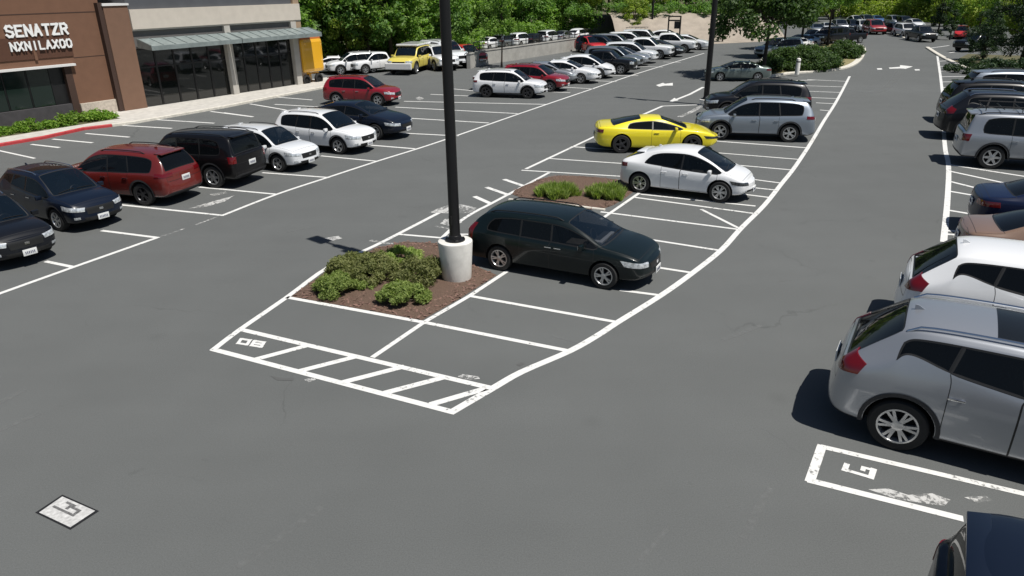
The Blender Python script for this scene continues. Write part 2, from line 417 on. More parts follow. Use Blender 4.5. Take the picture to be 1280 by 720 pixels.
def patch(tree, corners, yaw, off=.006, nu=8, nv=5, skirt=.03, origin_far=4.0):
    """curved panel lying on the shell: corners (a, z) x4 on a plane turned by yaw about z, cast inwards"""
    d = Vector((math.cos(yaw), math.sin(yaw), 0)); t = Vector((-d.y, d.x, 0))
    bm = bmesh.new(); grid = []
    c = [Vector(p) for p in corners]
    for v in range(nv + 1):
        row = []
        for u in range(nu + 1):
            p = (c[0] * (1 - u / nu) + c[1] * (u / nu)) * (1 - v / nv) + (c[3] * (1 - u / nu) + c[2] * (u / nu)) * (v / nv)
            o = d * origin_far + t * p.x + Vector((0, 0, p.y))
            hit, nrm, _, _ = tree.ray_cast(o, -d)
            if hit is None: hit = None
            row.append((hit, nrm))
        grid.append(row)
    ds = [(h - d * origin_far).dot(d) for r in grid for h, n in r if h is not None]
    if not ds: return bm
    vs = [[None] * (nu + 1) for _ in range(nv + 1)]
    for v in range(nv + 1):
        for u in range(nu + 1):
            h, nrm = grid[v][u]
            if h is None: continue
            vs[v][u] = bm.verts.new(h + nrm * off)
    for v in range(nv):
        for u in range(nu):
            q = [vs[v][u], vs[v][u + 1], vs[v + 1][u + 1], vs[v + 1][u]]
            if all(q):
                bm.faces.new(q)
    bm.normal_update()
    if skirt:
        be = [e for e in bm.edges if e.is_boundary]
        r = bmesh.ops.extrude_edge_only(bm, edges=be)
        for g in r['geom']:
            if isinstance(g, bmesh.types.BMVert): g.co -= d * skirt
    return bm

def wheel_meshes(r, wd, spokes, style):
    bm = bmesh.new(); rr = r * .66
    lathe(bm, [(rr - .01, -wd * .42), (rr + .01, -wd * .5), (r * .93, -wd * .5), (r * .985, -wd * .40), (r, -wd * .25), (r, wd * .25), (r * .985, wd * .40), (r * .93, wd * .5), (rr + .01, wd * .5), (rr - .01, wd * .42)], 36, 'Y')
    ring = lathe(bm, [(rr - .005, wd * .12), (.01, wd * .12)], 36, 'Y', 1)
    t = finish(bm, 'wheel', [M['tyre'], M['well']])
    bm = bmesh.new()
    o = wd * .5
    lathe(bm, [(rr + .008, o - .012), (rr + .010, o + .002), (rr - .012, o + .003), (rr - .03, o - .03), (rr - .03, o - .09)], 36, 'Y')
    lathe(bm, [(.075, o - .06), (.072, o - .012), (.05, o - .006), (.001, o - .006)], 16, 'Y')
    for k in range(spokes):
        a = k * 2 * math.pi / spokes
        for da in ((-.17, .17) if style == 'twin' else (0,)):
            w0, w1 = (.020, .017) if style == 'twin' else (.045, .030)
            d0 = Vector((math.cos(a + da * .5), 0, math.sin(a + da * .5))); d1 = Vector((math.cos(a + da), 0, math.sin(a + da)))
            p0 = d0 * .055; p1 = d1 * (rr - .014)
            n = Vector((-(p1 - p0).z, 0, (p1 - p0).x)).normalized()
            q = []
            for (p, ww, y1) in ((p0, w0, o - .012), (p1, w1, o - .004)):
                q.append([p + n * ww + Vector((0, y1, 0)), p - n * ww + Vector((0, y1, 0)), p - n * ww + Vector((0, y1 - .045, 0)), p + n * ww + Vector((0, y1 - .045, 0))])
            A = [bm.verts.new(x) for x in q[0]]; B = [bm.verts.new(x) for x in q[1]]
            for i in range(4): bm.faces.new((A[i], A[(i + 1) % 4], B[(i + 1) % 4], B[i]))
    bmesh.ops.recalc_face_normals(bm, faces=bm.faces)
    return t, finish(bm, 'rim', [M['rim']], 30)

KINDS = {}
def build_kind(key, spec):
    """meshes of one body style: list of (part name, mesh, role, location, sub-parts)"""
    me = make_shell_mesh(spec)
    src = bmesh.new(); src.from_mesh(me); bmesh.ops.triangulate(src, faces=[f for f in src.faces if len(f.verts) > 4])
    src.normal_update()
    tree = BVHTree.FromBMesh(src)
    P = []
    SEAM, TRIM = .011, .026
    P.append(('body', finish(extract(src, lambda f: f.material_index in (S_BODY, S_WELL, S_CLAD)), 'body', [None]), 'body', None, []))
    # the body keeps its wheel wells and cladding as slots
    bm = src.copy(); bmesh.ops.delete(bm, geom=[f for f in bm.faces if f.material_index not in (S_BODY, S_WELL, S_CLAD)], context='FACES')
    for f in bm.faces: f.material_index = {S_BODY: 0, S_WELL: 1, S_CLAD: 2}[f.material_index]
    P[0] = ('body', finish(bm, 'body', [None, M['well'], M['cladding']]), 'body', None, [])
    def part(name, slot, role, rim, sidewise=False, names=None, rimdepth=0., sub=None):
        for sg in ((1, -1) if sidewise else (0,)):
            bm = extract(src, lambda f: f.material_index == slot and (sg == 0 or f.calc_center_median().y * sg > 0), rim, rimdepth)
            if not bm.faces: bm.free(); continue
            mats = {'glass': [M['privacy'] if slot in (S_SR, S_QT, S_REAR) else M['glass'], M['blacktrim']], 'glassw': [M['glassw'], M['blacktrim']], 'paint': [None, M['blacktrim']]}[role]
            subs = []
            if sub and slot in (S_DF, S_DR):
                c = min(v.co.x for v in bm.verts); cz = spec['handle_z']
                # the door's handle near its rear edge
                hx = spec['hx'][0 if slot == S_DF else 1]
                hit, nrm, _, _ = tree.ray_cast(Vector((hx, sg * 3, cz)), Vector((0, -sg, 0)))
                if hit:
                    hb = bmesh.new(); box(hb, (hit.x, hit.y + sg * .022, hit.z), (.19, .022, .028), 0, 0, .008)
                    box(hb, (hit.x - .06, hit.y + sg * .008, hit.z), (.03, .03, .02)); box(hb, (hit.x + .06, hit.y + sg * .008, hit.z), (.03, .03, .02))
                    subs.append(('door_handle', finish(hb, 'door_handle', [M['chrome'] if spec.get('chromeh') else None]), 'paint', None))
            P.append((name, finish(bm, name, mats), role, None, subs))
    part('windscreen', S_WIND, 'glassw', TRIM, rimdepth=-.004)
    part('rear_window', S_REAR, 'glass', TRIM, rimdepth=-.004)
    for sl in (S_SF, S_SR, S_QT): part('side_window', sl, 'glass', TRIM, True, rimdepth=-.004)
    part('door', S_DF, 'paint', SEAM, True, sub=True); part('door', S_DR, 'paint', SEAM, True, sub=True)
    part('bonnet', S_HOOD, 'paint', SEAM); part('tailgate', S_TRUNK, 'paint', SEAM)
    part('bumper', S_FB, 'paint', .004); part('bumper', S_RB, 'paint', .004)
    # wheels
    t, rm = wheel_meshes(spec['r'], spec.get('tw', .23), spec.get('spokes', 5), spec.get('style', 'twin'))
    for xa in spec['axles']:
        for sg in (1, -1):
            P.append(('wheel', t, 'plain', (xa, sg * (spec['w'] - .125), spec['r'], sg), [('rim', rm, 'rim', None)]))
    L2 = spec['L'] / 2
    def addpatch(name, corners, yaw, mt, off=.006, mirror=True, skirt=.03, nu=8, nv=5, subs=None, role='plain'):
        for sg in ((1, -1) if mirror else (1,)):
            tt = Vector((-math.sin(yaw * sg), math.cos(yaw * sg), 0))
            cs = [(c_[0] * sg, c_[1]) if len(c_) == 2 else (Vector((c_[0], c_[1] * sg, 0)).dot(tt), c_[2]) for c_ in corners]
            bm = patch(tree, cs, yaw * sg if abs(yaw) < 1.6 else sg * yaw, off, nu, nv, skirt)
            if not bm.faces: bm.free(); continue
            if sg < 0: bmesh.ops.reverse_faces(bm, faces=bm.faces)
            # make normals face outwards
            d = Vector((math.cos(yaw * sg), math.sin(yaw * sg), 0)); bm.normal_update()
            if sum(f.normal.dot(d) * f.calc_area() for f in bm.faces) < 0: bmesh.ops.reverse_faces(bm, faces=bm.faces)
            P.append((name, finish(bm, name, [mt]), role, None, subs or []))
    for pt in spec['patches']: addpatch(*pt[:4], **(pt[4] if len(pt) > 4 else {}))
    # number plates
    for sx, z in ((1, spec['plate'][0]), (-1, spec['plate'][1])):
        if z is None: continue
        hit, nrm, _, _ = tree.ray_cast(Vector((sx * 4, 0, z)), Vector((-sx, 0, 0)))
        if hit:
            bm = bmesh.new(); box(bm, (hit.x + sx * .016, 0, z), (.02, .36, .17), 0, 0, .004)
            for k in range(6): box(bm, (hit.x + sx * .028, (k - 2.5) * .045, z - .005), (.004, .024, .07), 0, 1)
            box(bm, (hit.x + sx * .0, 0, z), (.02, .30, .12), 0, 2)
            P.append(('number_plate', finish(bm, 'number_plate', [M['plate'], M['platetext'], M['blacktrim']]), 'plain', None, []))
    # mirrors
    mx, mz = spec['mirror']
    for sg in (1, -1):
        hit, nrm, _, _ = tree.ray_cast(Vector((mx, sg * 3, mz)), Vector((0, -sg, 0)))
        if hit:
            bm = bmesh.new(); box(bm, (mx + .01, hit.y + sg * .13, mz + .055), (.11, .20, .135), 0, 0, .035)
            bmesh.ops.subdivide_edges(bm, edges=[], cuts=0)
            box(bm, (mx + .02, hit.y + sg * .03, mz + .01), (.07, .10, .035), 0, 1)
            gb = bmesh.new(); box(gb, (mx - .048, hit.y + sg * .13, mz + .055), (.006, .16, .10), 0, 0)
            P.append(('side_mirror', finish(bm, 'side_mirror', [None, M['blacktrim']]), 'paint', None, [('mirror_glass', finish(gb, 'mirror_glass', [M['chrome']]), 'plain', None)]))
    # roof rails, rack, spoiler, aerial
    zr = lambda x, y: (tree.ray_cast(Vector((x, y, 4)), Vector((0, 0, -1)))[0] or Vector((x, y, spec['H'])))
    if spec.get('rails'):
        x0, x1, yy = spec['rails']
        for sg in (1, -1):
            bm = bmesh.new(); pts = []
            for k in range(13):
                x = x0 + (x1 - x0) * k / 12; h = zr(x, sg * yy)
                pts.append((x, sg * yy, h.z + (.045 if 0 < k < 12 else .0)))
            tube(bm, pts, .016, 8); P.append(('roof_rail', finish(bm, 'roof_rail', [M['chrome'] if spec.get('railchrome') else M['blacktrim']]), 'plain', None, []))
        if spec.get('rack'):
            bm = bmesh.new(); bz = zr((x0 + x1) / 2, 0).z + .10
            for k in range(5):
                x = x0 + .15 + (x1 - x0 - .3) * k / 4; tube(bm, [(x, -yy, bz), (x, yy, bz)], .016, 8)
            for yk in (-yy, yy): tube(bm, [(x0 + .1, yk, bz + .07), (x1 - .1, yk, bz + .07)], .018, 8)
            for yk in (-yy, yy):
                for k in range(3): x = x0 + .15 + (x1 - x0 - .3) * k / 2; tube(bm, [(x, yk, bz - .08), (x, yk, bz + .07)], .012, 6)
            P.append(('roof_rack', finish(bm, 'roof_rack', [M['blacktrim']]), 'plain', None, []))
    if spec.get('spoiler'):
        x, yy, z, ln = spec['spoiler']; z = zr(x + ln * .4, yy * .6).z - .012
        bm = bmesh.new(); box(bm, (x, 0, z), (ln, 2 * yy, .035), 0, 0, .012)
        for v in bm.verts:
            if v.co.x < x: v.co.z -= .02; v.co.y *= .94
        P.append(('spoiler', finish(bm, 'spoiler', [None]), 'paint', None, []))
    if spec.get('fin'):
        x = spec['fin']; z = zr(x, 0).z
        bm = bmesh.new(); vs = box(bm, (x, 0, z + .025), (.14, .03, .06))
        for v in vs:
            if v.co.z > z + .03 and v.co.x > x: v.co.x -= .10
        P.append(('roof_aerial', finish(bm, 'roof_aerial', [None]), 'paint', None, []))
    if spec.get('sunroof'):
        x0, x1, yy = spec['sunroof']; bm = bmesh.new(); g = []
        for a in range(5):
            g.append([])
            for b in range(7):
                x = x0 + (x1 - x0) * a / 4; y = -yy + 2 * yy * b / 6; g[-1].append(bm.verts.new(zr(x, y) + Vector((0, 0, .006))))
        for a in range(4):
            for b in range(6): bm.faces.new((g[a][b], g[a + 1][b], g[a + 1][b + 1], g[a][b + 1]))
        P.append(('sunroof', finish(bm, 'sunroof', [M['glass']]), 'plain', None, []))
    if spec.get('arch_trim'):
        for xa in spec['axles']:
            for sg in (1, -1):
                bm = bmesh.new(); r0 = spec['r'] + .05; r1 = spec['r'] + .115; prev = None
                for k in range(29):
                    a = rad(-8) + rad(196) * k / 28; q = []
                    for r in (r0 + .012, r1):
                        x = xa + r * math.cos(a); z = spec['r'] + .01 + r * math.sin(a)
                        h = tree.ray_cast(Vector((x, sg * 3, max(z, spec['zb'] + .1))), Vector((0, -sg, 0)))[0]
                        if h is None or abs(h.y) < spec['w'] * .75: h = Vector((x, sg * spec['w'] * .97, z))
                        q.append(bm.verts.new((x, h.y + sg * .014, z)))
                    q.append(bm.verts.new((q[0].co.x, q[0].co.y - sg * .06, q[0].co.z)))
                    if prev:
                        bm.faces.new((prev[0], prev[1], q[1], q[0])); bm.faces.new((prev[2], prev[0], q[0], q[2]))
                    prev = q
                P.append(('wheel_arch_trim', finish(bm, 'wheel_arch_trim', [M['cladding']], 60), 'plain', None, []))
    # cabin
    hk = spec['H'] - 1.62 if spec['H'] < 1.62 else 0; fx = spec.get('seatx', .10)
    for (sx, names) in ((fx, (-1, 1)), (fx - .88, (-1, 0, 1))):
        if key == 'pickup' and sx < fx: continue
        for q in names:
            bm = bmesh.new(); yq = q * (.37 if len(names) == 2 else .44); wq = .46 if len(names) == 2 else .42
            box(bm, (sx + .12, yq, .58 + hk * .6), (.50, wq, .20), 0, 0, .05); vs = box(bm, (sx - .16, yq, .90 + hk * .8), (.15, wq, .58), 0, 0, .05)
            for v in vs: v.co.x -= (v.co.z - .6) * .28
            box(bm, (sx - .30, yq, 1.24 + hk), (.09, .24, .16), 0, 0, .035)
            P.append(('seat', finish(bm, 'seat', [M['seat']]), 'plain', None, []))
    bm = bmesh.new(); cx = spec['cols'][9][0]; box(bm, (cx - .12, 0, spec['cols'][9][4] - .12), (.45, spec['w'] * 1.6, .16), 0, 0, .05); P.append(('dashboard', finish(bm, 'dashboard', [M['dash']]), 'plain', None, []))
    bm = bmesh.new(); vs_ = []; lathe(bm, [(.17, -.012), (.19, 0), (.17, .012), (.155, 0), (.17, -.012)], 20)
    bmesh.ops.rotate(bm, cent=(0, 0, 0), matrix=Matrix.Rotation(rad(68), 3, 'Y'), verts=bm.verts[:]); bmesh.ops.translate(bm, vec=(cx - .48, .37, spec['cols'][9][4] - .06), verts=bm.verts[:])
    P.append(('steering_wheel', finish(bm, 'steering_wheel', [M['blacktrim']]), 'plain', None, []))
    if spec.get('sunshade'):
        bm = bmesh.new(); box(bm, (cx - .02, .05, spec['cols'][9][4] + .02), (.10, .95, .06), 0, 0, .01); box(bm, (cx - .12, -.32, spec['cols'][9][4] - .01), (.22, .3, .04), 0, 0, .01); P.append(('sunshade', finish(bm, 'sunshade', [M['visor']]), 'plain', None, []))
    # wipers
    if spec.get('wiper'):
        x0, x1 = spec['wiper']
        for y0 in (-.55, .05):
            bm = bmesh.new(); pts = []
            for k in range(7):
                x = x0 + (x1 - x0) * k / 6 * .25; y = y0 + .52 * k / 6; pts.append(zr(x, y) + Vector((0, 0, .014)))
            tube(bm, pts, .009, 5); P.append(('wiper', finish(bm, 'wiper', [M['blacktrim']]), 'plain', None, []))
    for ex in spec.get('extra', []): P.append(ex(tree, spec))
    KINDS[key] = (P, spec)
    src.free()

def car(key, color, name, label, cat, loc, yaw, s=1.0, group=None, rim='rim', tiny=False, skip=()):
    P, spec = KINDS[key]
    root = empty(name, loc, yaw, s); tag(root, label, cat, group)
    pm = M['p_' + color]
    tw = {1: 0, -1: 1}
    for (pn, me, role, ploc, subs) in P:
        if pn in skip: continue
        if tiny and pn in ('wiper', 'roof_aerial', 'number_plate', 'roof_rail', 'fog_lamp', 'badge', 'lower_grille', 'side_mirror', 'wheel_arch_trim', 'exhaust', 'seat', 'dashboard', 'steering_wheel', 'sunshade'): continue
        o = bpy.data.objects.new(pn, me); col.objects.link(o); o.parent = root
        if ploc:
            o.location = ploc[:3]; o.rotation_euler.z = 0 if ploc[3] > 0 else math.pi
        if role in ('body', 'paint') and me.materials[0] is None:
            o.material_slots[0].link = 'OBJECT'; o.material_slots[0].material = pm
        for (sn, sm, sr, sl) in ([] if tiny and pn != 'wheel' else subs):
            c = bpy.data.objects.new(sn, sm); col.objects.link(c); c.parent = o
            if sm.materials[0] is None: c.material_slots[0].link = 'OBJECT'; c.material_slots[0].material = pm
            if sr == 'rim' and rim != 'rim': c.material_slots[0].link = 'OBJECT'; c.material_slots[0].material = M[rim]
    return root

def place(key, color, name, label, cat, px, ref, yaw_deg, s=1.0, **kw):
    """px = where the reference point of the car is seen; ref = 'rear'/'front' near-side wheel contact or local (x, y, z)"""
    spec = KINDS[key][1]; yaw = rad(yaw_deg)
    if isinstance(ref, str):
        x = spec['axles'][0] if ref == 'rear' else spec['axles'][1]
        side = -1 if math.cos(yaw) > 0 else 1                     # the side towards the camera
        ref = (x, side * (spec['w'] - .05), 0)
    p = at(px[0], px[1], ref[2] * s)
    c, sn = math.cos(yaw), math.sin(yaw)
    loc = (p.x - s * (ref[0] * c - ref[1] * sn), p.y - s * (ref[0] * sn + ref[1] * c), .006)
    return car(key, color, name, label, cat, loc, yaw, s, **kw)

# column: xs, xt, half width, z bottom, z belt, z top, type, roof half width, bow, rake
# --- crossover
def crossover(key, H=1.68, rear=-2.30, tail=None, belt=None, **kw):
    sp = dict(L=4.6, H=H, w=.925, zb=.24, r=.36, axles=(-1.33, 1.37), crease=.5, cols=[
        (rear, rear, .80, .34, 1.02, 1.08, 0, 0, 0, .16),
        (rear + .10, rear + .05, .885, .26, 1.04, 1.10, 0, 0, 0, .12),
        (rear + .28, rear + .20, .925, .23, 1.055, 1.34, 2, .67, -.03, 0),
        (rear + .55, rear + .45, .93, .23, 1.05, H - .06, 1, .62, -.03, 0),
        (-1.42, -1.30, .93, .23, 1.035, H - .01, 1, .635, 0, 0),
        (-.95, -.85, .93, .22, 1.02, H + .01, 1, .645, 0, 0),
        (-.05, -.05, .93, .22, 1.00, H + .01, 1, .65, 0, 0),
        (.35, .38, .93, .22, .985, H - .03, 1, .645, .04, 0),
        (.72, .80, .93, .22, .98, 1.40, 2, .70, .07, 0),
        (1.02, 1.18, .93, .23, .985, 1.08, 0, 0, .10, 0),
        (1.50, 1.55, .925, .24, .97, 1.07, 0, 0, .04, 0),
        (1.95, 1.95, .90, .25, .91, 1.01, 0, 0, .03, .0),
        (2.17, 2.17, .85, .27, .84, .92, 0, 0, .02, .05),
        (2.29, 2.27, .72, .32, .76, .83, 0, 0, 0, .08)],
        top={1: S_REAR, 2: S_REAR, 7: S_WIND, 8: S_WIND}, side={3: S_QT, 4: S_QT, 5: S_SR, 6: S_SF, 7: S_SF, 8: S_SF},
        low={4: S_BODY, 5: S_DR, 6: S_DF, 7: S_DF, 8: S_DF}, hood={9: S_HOOD, 10: S_HOOD, 11: S_HOOD}, capbow=(.06, .10),
        clad=True, handle_z=.86, hx=(.08, -.78), mirror=(.86, .98), plate=(.42, .80), fin=-1.35, wiper=(1.20, 1.1),
        rails=(-1.45, .25, .60), arch_trim=True, spoiler=(rear + .42, .56, H - .045, .26),
        patches=[('headlight', [(2.26, .44, .66), (1.84, .90, .72), (1.80, .90, .86), (2.26, .42, .77)], rad(42), M['lampglass'], dict(off=.008, nu=10)),
                 ('grille', [(-.42, .56), (.42, .56), (.46, .76), (-.46, .76)], 0, M['blacktrim'], dict(mirror=False, off=.006)),
                 ('badge', [(-.06, .63), (.06, .63), (.06, .70), (-.06, .70)], 0, M['chrome'], dict(mirror=False, off=.02, nu=2, nv=2)),
                 ('lower_grille', [(-.5, .36), (.5, .36), (.55, .47), (-.55, .47)], 0, M['blacktrim'], dict(mirror=False)),
                 ('fog_lamp', [(2.2, .60, .44), (2.1, .74, .44), (2.1, .74, .51), (2.2, .60, .51)], rad(30), M['lampglass'], dict(off=.01, nu=3, nv=3)),
                 ('taillight', [(-2.26, .48, .92), (-1.92, .92, .93), (-1.96, .92, 1.05), (-2.26, .50, 1.03)], rad(180 - 48), M['tail'], dict(off=.010, nu=12))])
    if tail:
        for i_, (a_, b_) in {2: (.34, .40), 3: (.70, .74)}.items(): c_ = list(sp['cols'][i_]); c_[0] = rear + a_; c_[1] = rear + b_; sp['cols'][i_] = tuple(c_)
    if tail: sp['patches'][-1] = ('taillight', tail, rad(180 - 52), M['tail'], dict(off=.012, nu=12, nv=8))
    if belt:
        for i_, z_ in zip((3, 4, 5, 6, 7, 8), belt): c_ = list(sp['cols'][i_]); c_[4] = z_; sp['cols'][i_] = tuple(c_)
    sp.update(kw); build_kind(key, sp)
crossover('crossover', chromeh=True)
crossover('crossover_fine', rear=-2.20, chromeh=True, handle_z=.93, fine=True, railchrome=True, sunroof=(-.5, .3, .5), spokes=6,
    tail=[(-2.16, .62, .92), (-1.92, .92, .96), (-1.86, .90, 1.10), (-2.00, .68, 1.20)], belt=(1.22, 1.39, 1.22, 1.09, 1.05, 1.02), spoiler=None)
# --- upright off-roader / large SUV
build_kind('boxy', dict(L=4.7, H=1.80, w=.93, zb=.30, r=.38, axles=(-1.36, 1.36), crease=.4, cols=[
    (-2.33, -2.33, .84, .40, 1.10, 1.14, 0, 0, 0, .03),
    (-2.27, -2.25, .905, .32, 1.11, 1.16, 0, 0, 0, .03),
    (-2.20, -2.16, .925, .30, 1.12, 1.45, 2, .74, -.02, 0),
    (-2.05, -2.05, .93, .30, 1.12, 1.74, 1, .70, -.02, 0),
    (-1.80, -1.80, .93, .30, 1.12, 1.80, 1, .71, 0, 0),
    (-.95, -.95, .93, .30, 1.10, 1.82, 1, .72, 0, 0),
    (.05, .05, .93, .30, 1.09, 1.81, 1, .72, 0, 0),
    (.52, .50, .93, .30, 1.08, 1.76, 1, .70, .03, 0),
    (.78, .78, .93, .30, 1.075, 1.48, 2, .74, .05, 0),
    (1.00, 1.05, .93, .30, 1.07, 1.17, 0, 0, .06, 0),
    (1.55, 1.55, .925, .31, 1.06, 1.15, 0, 0, .03, 0),
    (2.02, 2.02, .90, .32, 1.02, 1.11, 0, 0, .02, 0),
    (2.22, 2.22, .86, .34, .96, 1.03, 0, 0, .01, .03),
    (2.32, 2.30, .77, .40, .88, .94, 0, 0, 0, .04)],
    top={1: S_REAR, 2: S_REAR, 7: S_WIND, 8: S_WIND}, side={4: S_QT, 5: S_SR, 6: S_SF, 7: S_SF, 8: S_SF},
    low={5: S_DR, 6: S_DF, 7: S_DF, 8: S_DF}, hood={9: S_HOOD, 10: S_HOOD, 11: S_HOOD}, capbow=(.03, .06), clad=True,
    handle_z=.95, hx=(.18, -.82), mirror=(.84, 1.08), plate=(.50, .80), wiper=(1.06, 1.0), rails=(-1.95, .4, .66), rack=True, arch_trim=True,
    spoiler=(-2.08, .60, 1.78, .20), spokes=6, style='single',
    patches=[('headlight', [(2.30, .48, .76), (2.06, .90, .78), (2.06, .90, .92), (2.30, .48, .92)], rad(32), M['lampglass'], dict(off=.008)),
             ('grille', [(-.45, .68), (.45, .68), (.45, .88), (-.45, .88)], 0, M['blacktrim'], dict(mirror=False)),
             ('lower_grille', [(-.55, .44), (.55, .44), (.55, .54), (-.55, .54)], 0, M['blacktrim'], dict(mirror=False)),
             ('taillight', [(-2.28, .72, .88), (-2.12, .92, .88), (-2.10, .92, 1.10), (-2.28, .72, 1.10)], rad(180 - 45), M['tail'], dict(off=.010))]))
# --- minivan
build_kind('minivan', dict(sunshade=True, L=4.95, H=1.60, w=.97, zb=.20, r=.345, axles=(-1.42, 1.50), crease=.35, fine=True, cols=[
    (-2.42, -2.42, .84, .32, 1.04, 1.09, 0, 0, 0, .05),
    (-2.36, -2.33, .93, .24, 1.06, 1.12, 0, 0, 0, .04),
    (-2.26, -2.16, .97, .21, 1.06, 1.32, 2, .74, -.02, 0),
    (-2.05, -1.92, .975, .20, 1.06, 1.51, 1, .72, -.02, 0),
    (-1.85, -1.72, .975, .20, 1.05, 1.57, 1, .73, 0, 0),
    (-.80, -.80, .975, .20, 1.02, 1.61, 1, .74, 0, 0),
    (.12, .10, .975, .20, 1.00, 1.60, 1, .74, 0, 0),
    (.40, .38, .975, .20, .99, 1.56, 1, .71, .04, 0),
    (.84, .86, .975, .20, .98, 1.34, 2, .75, .09, 0),
    (1.20, 1.36, .97, .21, .97, 1.07, 0, 0, .12, 0),
    (1.70, 1.74, .955, .22, .94, 1.04, 0, 0, .08, 0),
    (2.12, 2.12, .91, .23, .87, .94, 0, 0, .04, 0),
    (2.35, 2.35, .84, .25, .79, .85, 0, 0, .02, .05),
    (2.45, 2.43, .70, .30, .70, .76, 0, 0, 0, .08)],
    top={1: S_REAR, 2: S_REAR, 7: S_WIND, 8: S_WIND}, side={4: S_QT, 5: S_SR, 6: S_SF, 7: S_SF, 8: S_SF},
    low={5: S_DR, 6: S_DF, 7: S_DF, 8: S_DF}, hood={9: S_HOOD, 10: S_HOOD, 11: S_HOOD}, capbow=(.04, .12),
    handle_z=.88, hx=(.26, .0), chromeh=True, mirror=(.92, .98), plate=(.42, .80), wiper=(1.38, 1.3), rails=(-1.8, .3, .66), spokes=5,
    patches=[('headlight', [(2.42, .44, .60), (2.02, .92, .66), (1.90, .92, .80), (2.40, .42, .71)], rad(40), M['lampglass'], dict(off=.008, nu=12)),
             ('grille', [(-.38, .52), (.38, .52), (.42, .68), (-.42, .68)], 0, M['blacktrim'], dict(mirror=False)),
             ('badge', [(-.07, .57), (.07, .57), (.07, .65), (-.07, .65)], 0, M['chrome'], dict(mirror=False, off=.02, nu=2, nv=2)),
             ('lower_grille', [(-.55, .33), (.55, .33), (.6, .44), (-.6, .44)], 0, M['blacktrim'], dict(mirror=False)),
             ('taillight', [(-2.38, .76, .80), (-2.22, .96, .80), (-2.20, .96, 1.22), (-2.38, .78, 1.18)], rad(180 - 48), M['tail'], dict(off=.010, nv=10))]))
# --- sedan
def sedan(key, **kw):
    sp = dict(L=4.75, H=1.45, w=.90, zb=.20, r=.33, axles=(-1.38, 1.40), crease=.5, cols=[
        (-2.38, -2.38, .74, .30, .93, .97, 0, 0, 0, .10),
        (-2.26, -2.26, .84, .24, .965, 1.03, 0, 0, 0, .05),
        (-1.95, -1.98, .89, .21, .985, 1.07, 0, 0, -.04, 0),
        (-1.60, -1.68, .90, .20, .985, 1.09, 0, 0, -.10, 0),
        (-1.25, -1.22, .90, .20, .98, 1.30, 2, .66, -.06, 0),
        (-.92, -.80, .90, .19, .97, 1.42, 1, .59, -.03, 0),
        (-.02, -.02, .90, .19, .95, 1.46, 1, .61, 0, 0),
        (.28, .28, .90, .19, .94, 1.42, 1, .60, .03, 0),
        (.70, .74, .90, .19, .93, 1.24, 2, .65, .08, 0),
        (1.02, 1.20, .90, .20, .93, 1.02, 0, 0, .12, 0),
        (1.50, 1.55, .895, .21, .90, .98, 0, 0, .05, 0),
        (1.98, 1.98, .86, .22, .83, .90, 0, 0, .03, 0),
        (2.24, 2.24, .79, .25, .74, .80, 0, 0, .02, .05),
        (2.37, 2.35, .64, .30, .66, .71, 0, 0, 0, .08)],
        top={3: S_REAR, 4: S_REAR, 7: S_WIND, 8: S_WIND}, side={4: S_SR, 5: S_SR, 6: S_SF, 7: S_SF, 8: S_SF},
        low={5: S_DR, 6: S_DF, 7: S_DF, 8: S_DF}, hood={9: S_HOOD, 10: S_HOOD, 11: S_HOOD, 1: S_TRUNK, 2: S_TRUNK}, capbow=(.08, .12),
        handle_z=.82, hx=(.10, -.78), mirror=(.84, .93), plate=(.40, .72), wiper=(1.22, 1.1), fin=-.75,
        patches=[('headlight', [(2.33, .40, .57), (1.92, .86, .62), (1.86, .86, .74), (2.31, .38, .67)], rad(42), M['lampglass'], dict(off=.008, nu=10)),
                 ('grille', [(-.36, .48), (.36, .48), (.40, .62), (-.40, .62)], 0, M['blacktrim'], dict(mirror=False)),
                 ('lower_grille', [(-.5, .32), (.5, .32), (.55, .40), (-.55, .40)], 0, M['blacktrim'], dict(mirror=False)),
                 ('taillight', [(-2.34, .36, .78), (-1.98, .88, .80), (-2.02, .88, .92), (-2.34, .38, .90)], rad(180 - 45), M['tail'], dict(off=.010, nu=10))])
    sp.update(kw); build_kind(key, sp)
sedan('sedan')
